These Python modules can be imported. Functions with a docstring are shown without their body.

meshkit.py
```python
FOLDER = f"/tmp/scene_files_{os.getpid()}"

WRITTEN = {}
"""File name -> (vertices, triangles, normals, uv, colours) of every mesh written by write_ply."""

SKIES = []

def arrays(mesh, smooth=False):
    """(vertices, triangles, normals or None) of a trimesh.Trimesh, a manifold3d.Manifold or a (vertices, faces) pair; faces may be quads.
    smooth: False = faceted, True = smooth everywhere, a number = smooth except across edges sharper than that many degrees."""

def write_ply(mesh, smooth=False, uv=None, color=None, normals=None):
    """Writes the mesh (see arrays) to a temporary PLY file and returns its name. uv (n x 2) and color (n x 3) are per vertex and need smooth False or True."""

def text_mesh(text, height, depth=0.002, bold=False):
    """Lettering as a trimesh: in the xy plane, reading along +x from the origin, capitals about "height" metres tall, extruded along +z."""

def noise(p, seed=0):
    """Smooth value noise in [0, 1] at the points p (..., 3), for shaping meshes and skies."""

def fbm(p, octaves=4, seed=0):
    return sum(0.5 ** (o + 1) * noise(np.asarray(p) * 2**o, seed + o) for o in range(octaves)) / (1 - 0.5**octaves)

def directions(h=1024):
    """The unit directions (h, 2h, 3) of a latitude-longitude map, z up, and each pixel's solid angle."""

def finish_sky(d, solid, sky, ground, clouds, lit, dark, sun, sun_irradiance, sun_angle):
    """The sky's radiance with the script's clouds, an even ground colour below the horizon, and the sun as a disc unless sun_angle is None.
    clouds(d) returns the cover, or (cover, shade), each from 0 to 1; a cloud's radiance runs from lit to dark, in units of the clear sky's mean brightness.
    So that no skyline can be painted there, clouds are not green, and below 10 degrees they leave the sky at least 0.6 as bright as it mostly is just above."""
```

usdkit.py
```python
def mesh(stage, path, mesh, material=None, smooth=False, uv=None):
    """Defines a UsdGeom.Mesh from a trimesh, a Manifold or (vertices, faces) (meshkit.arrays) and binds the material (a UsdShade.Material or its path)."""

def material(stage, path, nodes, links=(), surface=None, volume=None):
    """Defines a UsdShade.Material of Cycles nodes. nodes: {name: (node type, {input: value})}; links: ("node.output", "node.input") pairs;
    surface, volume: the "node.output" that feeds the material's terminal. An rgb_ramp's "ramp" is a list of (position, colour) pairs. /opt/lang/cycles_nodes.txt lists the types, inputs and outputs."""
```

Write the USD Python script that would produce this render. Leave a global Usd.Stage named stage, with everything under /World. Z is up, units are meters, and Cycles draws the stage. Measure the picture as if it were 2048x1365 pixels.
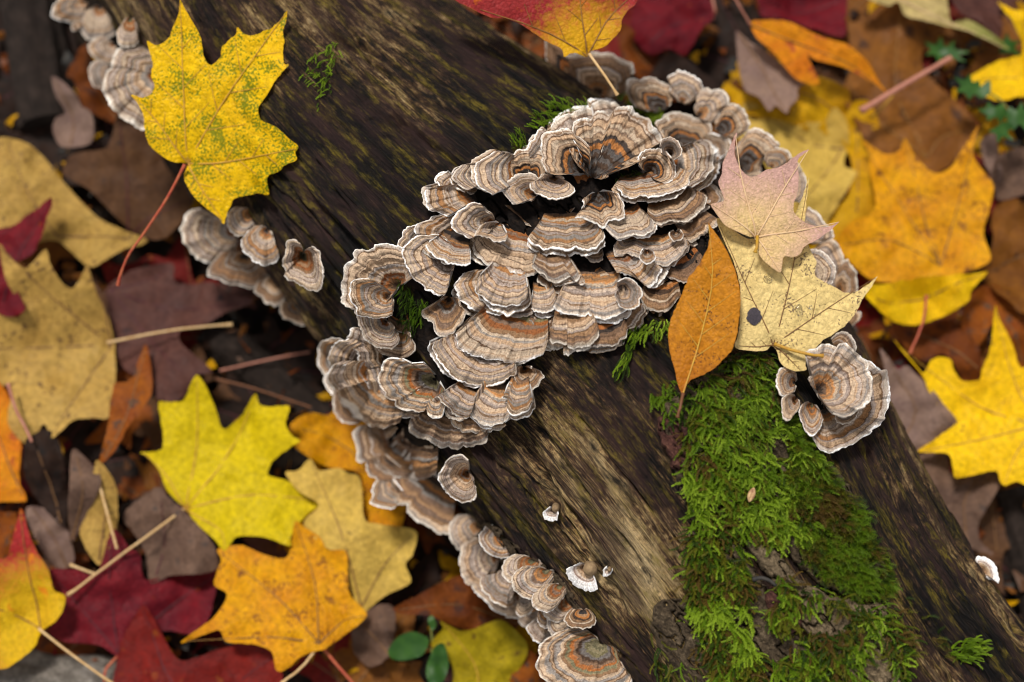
import math, random, sys
import numpy as np, trimesh, usdkit, meshkit
from scipy.spatial import Delaunay, cKDTree
from pxr import Usd, UsdGeom, UsdLux, UsdShade, Gf, Sdf, Vt

stage = Usd.Stage.CreateInMemory()
UsdGeom.SetStageUpAxis(stage, UsdGeom.Tokens.z)
UsdGeom.SetStageMetersPerUnit(stage, 1.0)
UsdGeom.Xform.Define(stage, '/World')
UsdGeom.Scope.Define(stage, '/World/Looks')

# ---------------------------------------------------------------- camera, sky, sun, exposure
PITCH = math.radians(80)
FOC, APER = 60.0, 36.0
DIST, TARGET = 1.0, np.array([0, 0, 0.17])
FWD = np.array([0, math.cos(PITCH), -math.sin(PITCH)])
RIGHT = np.array([1.0, 0, 0])
UPV = np.array([0, math.sin(PITCH), math.cos(PITCH)])
CAM = TARGET - FWD * DIST
cam = UsdGeom.Camera.Define(stage, '/World/camera')
cam.CreateFocalLengthAttr(FOC); cam.CreateHorizontalApertureAttr(APER); cam.CreateVerticalApertureAttr(APER * 682 / 1024)
cam.CreateFStopAttr(2.8); cam.CreateFocusDistanceAttr(0.970)
cam.CreateClippingRangeAttr((0.02, 2000.0))
cam.CreateExposureAttr(1.68)
mt = Gf.Matrix4d(*RIGHT, 0, *UPV, 0, *(-FWD), 0, *CAM, 1)
cam.AddTransformOp().Set(mt)

SUN_EL, SUN_AZ = math.radians(62), math.radians(-25)   # azimuth = atan2(x, y) towards the sun
usdkit.material(stage, '/World/Looks/sky_light', {
    'sky': ('sky_texture', {'sky_type': 'single_scattering', 'sun_disc': False, 'sun_elevation': SUN_EL, 'sun_rotation': SUN_AZ}),
    'tc': ('texture_coordinate', {}), 'n': ('noise_texture', {'scale': 2.2, 'detail': 4.0}),
    'cover': ('map_range', {'from_min': 0.2, 'from_max': 0.6, 'to_min': 0.8, 'to_max': 0.97, 'clamp': True}),
    'mix': ('mix_color', {'b': (2.7, 2.65, 2.6)}),
    'bg': ('background_shader', {'strength': 0.088})},
    [('tc.generated', 'n.vector'), ('n.fac', 'cover.value'), ('sky.color', 'mix.a'), ('cover.result', 'mix.fac'), ('mix.result', 'bg.color')], surface='bg.background')
dome = UsdLux.DomeLight.Define(stage, '/World/sky')
UsdShade.MaterialBindingAPI.Apply(dome.GetPrim()).Bind(UsdShade.Material.Get(stage, '/World/Looks/sky_light'))
dome.GetPrim().SetCustomDataByKey('kind', 'structure')
sun = UsdLux.DistantLight.Define(stage, '/World/sun')
sun.CreateIntensityAttr(0.40); sun.CreateAngleAttr(10.0); sun.CreateNormalizeAttr(True); sun.CreateColorAttr(Gf.Vec3f(1.0, 0.95, 0.88))
sd = np.array([math.sin(SUN_AZ) * math.cos(SUN_EL), math.cos(SUN_AZ) * math.cos(SUN_EL), math.sin(SUN_EL)])
zx = sd; xx = np.cross([0, 1, 0], zx); xx /= np.linalg.norm(xx); yx = np.cross(zx, xx)
sun.AddTransformOp().Set(Gf.Matrix4d(*xx, 0, *yx, 0, *zx, 0, 0, 0, 3, 1))

# ---------------------------------------------------------------- helpers
COUNT = {}
def numbered(name, parent='/World'):
    k = COUNT.get((parent, name), 0); COUNT[(parent, name)] = k + 1
    return f'{parent}/{name}' + (f'_{k:03d}' if k else '')
def tag(prim, label=None, cat=None, group=None, kind=None):
    for k, v in (('label', label), ('category', cat), ('group', group), ('kind', kind)):
        if v: prim.SetCustomDataByKey(k, v)
    return prim
def thing(name, label, cat, loc=(0, 0, 0), group=None):
    x = UsdGeom.Xform.Define(stage, numbered(name)); x.AddTranslateOp().Set(Gf.Vec3d(*map(float, loc)))
    return tag(x.GetPrim(), label, cat, group)
def obj(name, mesh, mat, parent=None, smooth=True, uv=None, loc=(0, 0, 0)):
    v, f = (mesh.vertices, mesh.faces) if hasattr(mesh, 'vertices') else mesh
    v = np.asarray(v, float) - np.asarray(loc)
    path = numbered(name, str(parent.GetPath()) if parent else '/World')
    return usdkit.mesh(stage, path, (v, np.asarray(f)), M(mat), smooth=smooth, uv=uv).GetPrim()
_M = {}
def M(n): return _M[n]
def mat(name, nodes, links, surface):
    _M[name] = usdkit.material(stage, '/World/Looks/' + name, nodes, links, surface=surface)
def unit(v): v = np.asarray(v, float); return v / np.linalg.norm(v, axis=-1, keepdims=True)
rng = np.random.default_rng(11)

# pixel of the 2048 x 1365 frame -> ray
FPX = FOC / APER * 2048
def ray(p):
    p = np.asarray(p, float)
    d = FWD + (p[..., :1] - 1024) / FPX * RIGHT - (p[..., 1:2] - 682.5) / FPX * UPV
    return unit(d)
def on_plane(p, point, n):
    d = ray(p); n = np.asarray(n); return CAM + d * (((np.asarray(point) - CAM) @ n) / (d @ n))[..., None]
def on_z(p, z): return on_plane(p, (0, 0, z), (0, 0, 1.0))
def project(P):
    q = np.asarray(P) - CAM; z = q @ FWD
    return np.stack([1024 + q @ RIGHT / z * FPX, 682.5 - q @ UPV / z * FPX], -1)

# ---------------------------------------------------------------- the log as a generalised cylinder
ZC = 0.085
left = np.array([(-80, -420), (90, -200), (215, 0), (300, 180), (380, 320), (470, 450), (550, 560), (640, 680), (730, 790), (830, 900), (930, 1030), (1040, 1165), (1130, 1275), (1205, 1365), (1330, 1520), (1480, 1700)], float)
right = np.array([(600, -330), (740, -140), (905, 0), (1050, 100), (1200, 195), (1350, 300), (1500, 420), (1620, 545), (1700, 640), (1760, 745), (1815, 880), (1929, 1070), (2048, 1258), (2170, 1450), (2330, 1700)], float)
axd = unit(np.array([0.657, 0.754])); axn = np.array([axd[1], -axd[0]]); org = np.array([1000.0, 640.0])
def edge_at(poly, k):
    q = poly - org; return np.interp(k, q @ axd, q @ axn)
ks = np.linspace(-1000, 1150, 60)
el, er = edge_at(left, ks), edge_at(right, ks)
sm = lambda a: np.convolve(np.pad(a, 4, 'edge'), np.ones(9) / 9, 'valid')
el, er = sm(el), sm(er)
mid = org + ks[:, None] * axd + ((el + er) / 2)[:, None] * axn
cw = on_z(mid, ZC)
RAD = (er - el) / 2 / FPX * ((cw - CAM) @ FWD) * 0.985
A0 = cw[30]; AX = unit(cw[-5] - cw[5]); AX[2] = 0; AX = unit(AX)
SID = np.array([-AX[1], AX[0], 0]); SID = SID if SID[0] > 0 else -SID      # towards the right edge
UPZ = np.array([0, 0, 1.0])
Sg = (cw - A0) @ AX; Og = (cw - A0) @ SID
def log_s(s): return np.interp(s, Sg, Og), np.interp(s, Sg, RAD)
def trace(p, h=0.0):
    """pixels -> points at height h above the bare log's smooth surface, and the outward normal"""
    d = ray(p); h = np.broadcast_to(np.asarray(h, float), d.shape[:-1])
    s = (on_z(p, ZC + 0.08) - A0) @ AX
    for _ in range(6):
        o, r = log_s(s); R = r + h
        c = CAM - (A0 + o[..., None] * SID)
        cy, cz = c @ SID, c[..., 2]; dy, dz = d @ SID, d[..., 2]
        a = dy * dy + dz * dz; b = cy * dy + cz * dz; cc = cy * cy + cz * cz - R * R
        disc = b * b - a * cc
        lam = (-b - np.sqrt(np.maximum(disc, 0))) / a
        P = CAM + d * lam[..., None]; s = (P - A0) @ AX
    o, r = log_s(s)
    q = P - A0 - s[..., None] * AX - o[..., None] * SID
    return P, unit(q)
def smooth_poly(pts, n=None, step=3.0, closed=False):
    p = np.asarray(pts, float)
    q = np.vstack([p[-1:], p, p[:2]]) if closed else np.vstack([2 * p[0] - p[1], p, 2 * p[-1] - p[-2]])
    out = []
    for i in range(len(q) - 3):
        a, b, c, e = q[i:i + 4]; t = np.linspace(0, 1, 12, endpoint=False)[:, None]
        m1, m2 = (c - a) * 0.42, (e - b) * 0.42
        out.append((2 * t**3 - 3 * t**2 + 1) * b + (t**3 - 2 * t**2 + t) * m1 + (-2 * t**3 + 3 * t**2) * c + (t**3 - t**2) * m2)
    o = np.vstack(out + [p[:1] if closed else p[-1:]])
    L = np.r_[0, np.cumsum(np.linalg.norm(np.diff(o, axis=0), axis=1))]
    n = n or max(8, int(L[-1] / step))
    x = np.linspace(0, L[-1], n + 1 if closed else n)
    r = np.stack([np.interp(x, L, o[:, 0]), np.interp(x, L, o[:, 1])], 1)
    return r[:-1] if closed else r
def sdist(p, poly):
    """signed distance to a polygon, positive inside"""
    a = poly; b = np.roll(poly, -1, 0); p = np.asarray(p, float)
    dmin = np.full(len(p), 1e9); ins = np.zeros(len(p), bool)
    for i in range(len(a)):
        e = b[i] - a[i]; w = p - a[i]
        t = np.clip((w @ e) / max(e @ e, 1e-12), 0, 1)
        dmin = np.minimum(dmin, np.linalg.norm(w - t[:, None] * e, axis=1))
        c = (a[i, 1] > p[:, 1]) != (b[i, 1] > p[:, 1])
        with np.errstate(divide='ignore', invalid='ignore'):
            ins ^= c & (p[:, 0] < (b[i, 0] - a[i, 0]) * (p[:, 1] - a[i, 1]) / (b[i, 1] - a[i, 1]) + a[i, 0])
    return np.where(ins, dmin, -dmin)
def tube(path, radii, n=6):
    path = np.asarray(path, float); radii = np.broadcast_to(radii, len(path))
    t = unit(np.gradient(path, axis=0)); ref = np.where(np.abs(t[:, 2:3]) > 0.9, [[1.0, 0, 0]], [[0, 0, 1.0]])
    a = unit(np.cross(t, ref)); b = np.cross(t, a)
    ang = np.linspace(0, 2 * np.pi, n, endpoint=False)
    v = (path[:, None] + radii[:, None, None] * (np.cos(ang)[None, :, None] * a[:, None] + np.sin(ang)[None, :, None] * b[:, None])).reshape(-1, 3)
    i, j = np.meshgrid(np.arange(len(path) - 1), np.arange(n), indexing='ij')
    k = lambda i, j: i * n + j % n
    f = np.stack([k(i, j), k(i, j + 1), k(i + 1, j + 1), k(i + 1, j)], -1).reshape(-1, 4)
    f = np.vstack([f[:, :3], f[:, [0, 2, 3]]])
    c0, c1 = len(v), len(v) + 1; v = np.vstack([v, path[:1], path[-1:]]); m = len(path) - 1
    cap = [(c0, k(0, j + 1), k(0, j)) for j in range(n)] + [(c1, k(m, j), k(m, j + 1)) for j in range(n)]
    return trimesh.Trimesh(v, np.vstack([f, np.array(cap)]), process=False)
def grid_faces(nu, nv, wrap=False):
    i, j = np.meshgrid(np.arange(nu - 1), np.arange(nv if wrap else nv - 1), indexing='ij')
    k = lambda i, j: i * nv + j % nv
    q = np.stack([k(i, j), k(i + 1, j), k(i + 1, j + 1), k(i, j + 1)], -1).reshape(-1, 4)
    return np.vstack([q[:, :3], q[:, [0, 2, 3]]])
# ---------------------------------------------------------------- materials
def zone_ramp(kind, r, white=False):
    """colour against distance from the point of attachment (0) to the margin (1)"""
    beige = [(.41, .30, .205), (.35, .272, .21), (.32, .255, .212), (.36, .245, .155), (.42, .325, .235), (.28, .222, .19)]
    brown = [(.20, .115, .06), (.17, .10, .06), (.24, .14, .075), (.15, .095, .065)]
    orange = [(.31, .125, .036), (.25, .088, .024), (.35, .165, .06), (.19, .068, .022)]
    dark = [(.035, .026, .022), (.055, .032, .02), (.028, .024, .024)]
    grey = [(.115, .10, .092), (.16, .14, .125), (.08, .07, .065), (.20, .175, .155)]
    olive = [(.14, .12, .06), (.17, .15, .085), (.10, .09, .05), (.20, .17, .10)]
    pick = lambda a: np.array(a[r.integers(len(a))]) * r.uniform(.88, 1.12)
    inner = {'L': [dark, brown, orange, beige], 'O': [dark, dark, brown, orange, brown, orange, beige], 'D': [dark, grey[2:3], dark, grey[2:3], dark, grey[2:3], orange, dark], 'B': [dark, dark, brown, orange, brown],  # L, O, B: leading dark also paints in shade under the tier above
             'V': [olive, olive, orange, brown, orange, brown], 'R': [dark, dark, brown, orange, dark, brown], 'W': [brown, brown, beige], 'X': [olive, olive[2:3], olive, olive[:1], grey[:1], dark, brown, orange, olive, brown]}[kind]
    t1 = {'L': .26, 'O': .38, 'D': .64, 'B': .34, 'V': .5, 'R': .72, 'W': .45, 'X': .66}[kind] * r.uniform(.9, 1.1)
    stops, n = [], len(inner)
    for i, fam in enumerate(inner):
        a, b = t1 * i / n, t1 * (i + 1) / n
        c = pick(fam); stops += [(a + .012, c), (b - .012, c * r.uniform(.8, 1.15))]
    t = t1
    while t < .90:
        w = r.uniform(.035, .085); fam = beige
        if kind in 'BR' and r.random() < .68: fam = brown
        if r.random() < .08: fam = [(.30, .15, .06), (.26, .13, .055)]
        if r.random() < .14: fam = grey[3:] + [(.27, .235, .21)]
        c = pick(fam)
        stops += [(t + .008, c), (t + w - .008, c * r.uniform(.85, 1.12))]
        t += w
        if r.random() < .62:
            lw = r.uniform(.010, .02); d = pick(brown) * r.uniform(.55, 1.0)
            stops += [(t + .004, d), (t + lw, d)]; t += lw + .004
    t = max(t, .90)
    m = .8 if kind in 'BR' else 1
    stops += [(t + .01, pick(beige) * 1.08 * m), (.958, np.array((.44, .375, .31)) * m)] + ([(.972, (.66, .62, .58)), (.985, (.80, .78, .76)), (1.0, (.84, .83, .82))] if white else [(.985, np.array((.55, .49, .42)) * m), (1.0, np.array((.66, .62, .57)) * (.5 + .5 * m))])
    if kind == 'W': stops = [s for s in stops if s[0] < .5] + [(.52, (.5, .42, .36)), (.62, (.25, .16, .12)), (.68, (.7, .66, .64)), (1.0, (.84, .84, .84))]
    return [(float(np.clip(a, 0, 1)), tuple(np.clip(c, 0, .9))) for a, c in stops]
KINDS = {'L': 7, 'O': 6, 'D': 5, 'B': 6, 'V': 4, 'R': 3, 'W': 2, 'X': 2}
for kind, n in KINDS.items():
    for i in range(n):
        r = np.random.default_rng(100 * ord(kind) + i + (57 if kind == 'X' else 0))
        mat(f'cap_{kind.lower()}_{i}', {
            'uv': ('texture_coordinate', {}), 'sep': ('separate_xyz', {}), 'oi': ('object_info', {}),
            'mp': ('mapping', {'mapping_type': 'point', 'scale': (3.0, 7.0, 1.0)}), 'n1': ('noise_texture', {'scale': 1.0, 'detail': 6.0, 'roughness': .62}),
            'wob': ('map_range', {'from_min': 0.25, 'from_max': 0.75, 'to_min': -0.06, 'to_max': 0.06}),
            'add': ('math', {'math_type': 'add'}), 'ramp': ('rgb_ramp', {'ramp': zone_ramp(kind, r, i % 2 == 0 and kind in 'LOV')}),
            # fibres that run from the attachment to the margin
            'mf': ('mapping', {'mapping_type': 'point', 'scale': (46.0, 3.2, 1.0)}), 'nf': ('noise_texture', {'scale': 1.0, 'detail': 4.0, 'roughness': 0.65}),
            'fr': ('map_range', {'from_min': 0.3, 'from_max': 0.72, 'to_min': 0.62, 'to_max': 1.28}),
            'mul': ('mix_color', {'blend_type': 'multiply', 'fac': 1.0}),
            # crisp thin growth lines
            'lw': ('math', {'math_type': 'multiply', 'value2': float(r.uniform(22, 31))}), 'fx': ('math', {'math_type': 'fraction'}),
            'ln': ('rgb_ramp', {'ramp': [(0, (1, 1, 1)), (.62, (1, 1, 1)), (.80, (.66, .58, .52)), (.86, (.74, .66, .6)), (1, (1.04, 1.04, 1.04))]}),
            'mul2': ('mix_color', {'blend_type': 'multiply', 'fac': 0.85}),
            'ns': ('noise_texture', {'scale': 900.0, 'detail': 2.0}), 'sp': ('map_range', {'from_min': 0.35, 'from_max': 0.65, 'to_min': 0.80, 'to_max': 1.18}),
            'mul3': ('mix_color', {'blend_type': 'multiply', 'fac': 1.0}),
            'hs': ('math', {'math_type': 'multiply', 'value2': 0.6}), 'hsum': ('math', {'math_type': 'add'}),
            'bmp': ('bump', {'strength': 0.55, 'distance': 0.0006}),
            'p': ('principled_bsdf', {'roughness': 0.72, 'specular_ior_level': 0.15})},
            [('uv.UV', 'sep.vector'), ('uv.UV', 'mp.vector'), ('mp.vector', 'n1.vector'), ('n1.fac', 'wob.value'), ('sep.y', 'add.value1'), ('wob.result', 'add.value2'),
             ('add.value', 'ramp.fac'), ('uv.UV', 'mf.vector'), ('mf.vector', 'nf.vector'), ('nf.fac', 'fr.value'), ('ramp.color', 'mul.a'), ('fr.result', 'mul.b'),
             ('add.value', 'lw.value1'), ('lw.value', 'fx.value1'), ('fx.value', 'ln.fac'), ('mul.result', 'mul2.a'), ('ln.color', 'mul2.b'),
             ('uv.object', 'ns.vector'), ('ns.fac', 'sp.value'), ('mul2.result', 'mul3.a'), ('sp.result', 'mul3.b'),
             ('mul3.result', 'p.base_color'), ('fx.value', 'hs.value1'), ('hs.value', 'hsum.value1'), ('nf.fac', 'hsum.value2'), ('hsum.value', 'bmp.height'), ('bmp.normal', 'p.normal')], 'p.BSDF')
for nm, c in (('pore_white', (.74, .72, .70)), ('pore_cream', (.46, .40, .34)), ('pore_tan', (.36, .28, .21))):
    mat(nm, {'tc': ('texture_coordinate', {}), 'n': ('noise_texture', {'scale': 700.0, 'detail': 3.0}), 'r': ('map_range', {'from_min': .3, 'from_max': .7, 'to_min': .8, 'to_max': 1.1}),
             'm': ('mix_color', {'blend_type': 'multiply', 'fac': 1.0, 'a': c}), 'b': ('bump', {'strength': .4, 'distance': .0004}),
             'p': ('principled_bsdf', {'roughness': .8, 'specular_ior_level': .15})},
        [('tc.object', 'n.vector'), ('n.fac', 'r.value'), ('r.result', 'm.b'), ('m.result', 'p.base_color'), ('n.fac', 'b.height'), ('b.normal', 'p.normal')], 'p.BSDF')

# wood: uv is (along, around) in decimetres; the mesh carries "tone": where the wood is worn pale (+), or stained or darkened (-)
mat('old_wood', {
    'uv': ('texture_coordinate', {}), 'tn': ('attribute', {'attribute': 'tone'}),
    'm1': ('mapping', {'scale': (3.2, 15.0, 1.0)}), 'n1': ('noise_texture', {'scale': 1.0, 'detail': 7.0, 'roughness': .66, 'distortion': .3}),
    'ln': ('rgb_ramp', {'ramp': [(0, (.10, .10, .10)), (.45, (.13, .13, .13)), (.51, (.62, .6, .58)), (.56, (1.15, 1.12, 1.05)), (1, (1.35, 1.3, 1.2))]}), 'lmf': ('map_range', {'from_min': .38, 'from_max': .58, 'to_min': 1.0, 'to_max': .25, 'clamp': True}), 'lm': ('mix_color', {'blend_type': 'multiply'}), 'm2': ('mapping', {'scale': (4.2, 150.0, 1.0)}), 'n2': ('noise_texture', {'scale': 1.0, 'detail': 6.0, 'roughness': .7, 'distortion': .2}),
    'm3': ('mapping', {'scale': (1.0, 2.6, 1.0)}), 'n3': ('noise_texture', {'scale': 1.0, 'detail': 6.0, 'roughness': .62, 'distortion': .6}),
    'm4': ('mapping', {'scale': (1.2, 5.5, 1.0), 'location': (7.3, 2.1, 0)}), 'n4': ('noise_texture', {'scale': 1.0, 'detail': 7.0, 'roughness': .68}),
    'm5': ('mapping', {'scale': (2.4, 15, 1.0), 'location': (1.3, 5.1, 0)}), 'm7': ('mapping', {'scale': (55, 150, 1.0), 'location': (.3, 9.1, 0)}), 'n7': ('noise_texture', {'scale': 1.0, 'detail': 4.0, 'roughness': .7}), 'sp': ('rgb_ramp', {'ramp': [(0, (.2, .2, .2)), (.36, (.35, .35, .35)), (.46, (1, 1, 1)), (.58, (1.0, 1.0, 1.0)), (.66, (1.9, 1.8, 1.6)), (1, (2.4, 2.2, 2))]}), 'sm': ('mix_color', {'blend_type': 'multiply', 'fac': .85}), 'n5': ('noise_texture', {'scale': 1.0, 'detail': 8.0, 'roughness': .75}),
    'm6': ('mapping', {'scale': (13, 48, 1.0), 'location': (3.3, .1, 0)}), 'n6': ('noise_texture', {'scale': 1.0, 'detail': 6.0, 'roughness': .75}),
    'base': ('rgb_ramp', {'ramp': [(0, (.003, .0026, .0026)), (.36, (.005, .004, .004)), (.44, (.013, .009, .007)), (.49, (.050, .027, .015)), (.53, (.16, .10, .046)), (.58, (.33, .235, .115)), (1, (.50, .40, .26))]}),
    'a1': ('math', {'math_type': 'multiply', 'value2': .42}), 'a2': ('math', {'math_type': 'multiply_add', 'value2': .20}), 'a6': ('math', {'math_type': 'multiply_add', 'value2': .38}),
    'big': ('map_range', {'from_min': .34, 'from_max': .66, 'to_min': -.10, 'to_max': .05}), 'as2': ('math', {'math_type': 'add'}), 'as3': ('math', {'math_type': 'add'}),
    'pur': ('mix_color', {'b': (.032, .0155, .014)}), 'purf': ('map_range', {'from_min': .47, 'from_max': .60, 'to_min': 0, 'to_max': .72, 'clamp': True}),
    'alg': ('mix_color', {'b': (.14, .105, .010)}), 'alm': ('math', {'math_type': 'multiply'}), 'alk': ('map_range', {'from_min': .44, 'from_max': .56, 'to_min': .1, 'to_max': 1.0, 'clamp': True}), 'algf': ('map_range', {'from_min': .50, 'from_max': .62, 'to_min': 0, 'to_max': .75, 'clamp': True}),
    'blk': ('mix_color', {'b': (.0035, .0035, .004)}), 'blkf': ('map_range', {'from_min': .565, 'from_max': .66, 'to_min': 0, 'to_max': .93, 'clamp': True}),
    'bh': ('math', {'math_type': 'multiply_add', 'value2': .8}), 'bmp': ('bump', {'strength': 1.0, 'distance': .0030}),
    'rg': ('map_range', {'from_min': .3, 'from_max': .7, 'to_min': .5, 'to_max': .85}),
    'p': ('principled_bsdf', {'specular_ior_level': .13})},
    [('uv.UV', f'm{i}.vector') for i in (1, 2, 3, 4, 5, 6, 7)] + [(f'm{i}.vector', f'n{i}.vector') for i in (1, 2, 3, 4, 5, 6, 7)] +
    [('n1.fac', 'a1.value1'), ('n2.fac', 'a2.value1'), ('a1.value', 'a2.value3'), ('n6.fac', 'a6.value1'), ('a2.value', 'a6.value3'), ('n3.fac', 'big.value'), ('a6.value', 'as2.value1'), ('big.result', 'as2.value2'),
     ('as2.value', 'as3.value1'), ('tn.fac', 'as3.value2'),
     ('as3.value', 'base.fac'), ('n2.fac', 'ln.fac'), ('n3.fac', 'lmf.value'), ('lmf.result', 'lm.fac'), ('base.color', 'lm.a'), ('ln.color', 'lm.b'), ('lm.result', 'sm.a'), ('n7.fac', 'sp.fac'), ('sp.color', 'sm.b'), ('sm.result', 'pur.a'), ('n4.fac', 'purf.value'), ('purf.result', 'pur.fac'), ('pur.result', 'alg.a'), ('n5.fac', 'algf.value'), ('algf.result', 'alm.value1'), ('n6.fac', 'alk.value'), ('alk.result', 'alm.value2'), ('alm.value', 'alg.fac'),
     ('alg.result', 'blk.a'), ('n1.fac', 'blkf.value'), ('blkf.result', 'blk.fac'), ('blk.result', 'p.base_color'),
     ('n6.fac', 'bh.value1'), ('n2.fac', 'bh.value3'), ('bh.value', 'bmp.height'), ('bmp.normal', 'p.normal'), ('n4.fac', 'rg.value'), ('rg.result', 'p.roughness')], 'p.BSDF')
def bark_mat(name, dk, lt, hi):
    mat(name, {'uv': ('texture_coordinate', {}), 'n1': ('noise_texture', {'scale': 95.0, 'detail': 8.0, 'roughness': .72}), 'n2': ('noise_texture', {'scale': 620.0, 'detail': 5.0, 'roughness': .75}),
        'v': ('voronoi_texture', {'feature': 'distance_to_edge', 'scale': 75.0}), 'ad': ('math', {'math_type': 'add'}), 'ha': ('math', {'math_type': 'multiply', 'value2': .5}),
        'r': ('rgb_ramp', {'ramp': [(0, tuple(.3 * np.array(dk))), (.38, dk), (.52, lt), (.64, hi), (1, hi)]}),
        'b': ('bump', {'strength': 1.0, 'distance': .0042}), 'p': ('principled_bsdf', {'roughness': .8, 'specular_ior_level': .12})},
        [('uv.object', 'n1.vector'), ('uv.object', 'n2.vector'), ('uv.object', 'v.vector'), ('n1.fac', 'ad.value1'), ('n2.fac', 'ad.value2'), ('ad.value', 'ha.value1'), ('ha.value', 'r.fac'), ('r.color', 'p.base_color'),
         ('ha.value', 'b.height'), ('b.normal', 'p.normal')], 'p.BSDF')
bark_mat('bark_tan', (.05, .036, .022), (.15, .11, .065), (.32, .24, .15))
bark_mat('bark_brown', (.022, .015, .011), (.07, .05, .03), (.17, .125, .08))
bark_mat('bark_red', (.03, .013, .011), (.075, .03, .024), (.17, .08, .05))
bark_mat('soil', (.006, .004, .003), (.014, .009, .006), (.035, .023, .015))
bark_mat('grey_wood', (.05, .042, .035), (.15, .13, .11), (.30, .27, .24))
bark_mat('dark_wood', (.008, .006, .005), (.022, .015, .012), (.05, .035, .028))
def plain(name, c, c2, rough=.5, scale=300.0, tl=0.0, spec=.2):
    nodes = {'tc': ('texture_coordinate', {}), 'n': ('noise_texture', {'scale': scale, 'detail': 3.0}), 'f': ('map_range', {'from_min': .35, 'from_max': .65, 'clamp': True}), 'm': ('mix_color', {'a': c, 'b': c2}),
             'p': ('principled_bsdf', {'roughness': rough, 'specular_ior_level': spec})}
    links = [('tc.object', 'n.vector'), ('n.fac', 'f.value'), ('f.result', 'm.fac'), ('m.result', 'p.base_color')]
    if tl:
        nodes['t'] = ('translucent_bsdf', {}); nodes['x'] = ('mix_closure', {'fac': tl}); links += [('m.result', 't.color'), ('p.BSDF', 'x.closure1'), ('t.BSDF', 'x.closure2')]
    mat(name, nodes, links, 'x.closure' if tl else 'p.BSDF')
plain('stalk_red', (.24, .035, .02), (.30, .08, .035)); plain('stalk_tan', (.36, .22, .09), (.44, .30, .15)); plain('stalk_gold', (.34, .19, .015), (.26, .13, .02))
plain('stalk_pink', (.30, .13, .09), (.24, .09, .06)); plain('stalk_brown', (.09, .035, .015), (.13, .05, .02)); plain('twig_dark', (.012, .012, .012), (.03, .026, .022), .7)
plain('vein_gold', (.40, .24, .03), (.34, .17, .03)); plain('vein_dark', (.13, .06, .02), (.22, .11, .02)); plain('vein_cream', (.50, .36, .20), (.46, .30, .18)); plain('vein_maroon', (.04, .01, .015), (.07, .015, .02)); plain('vein_brown', (.12, .06, .025), (.16, .08, .03))
plain('tar', (.012, .011, .014), (.05, .04, .05), .7, 2500); plain('seed_tan', (.42, .28, .14), (.20, .10, .05), .5, 500)
plain('green_leaf', (.018, .06, .010), (.03, .085, .012), .45, 120, .3); plain('green_stem', (.10, .12, .02), (.12, .09, .02))
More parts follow.
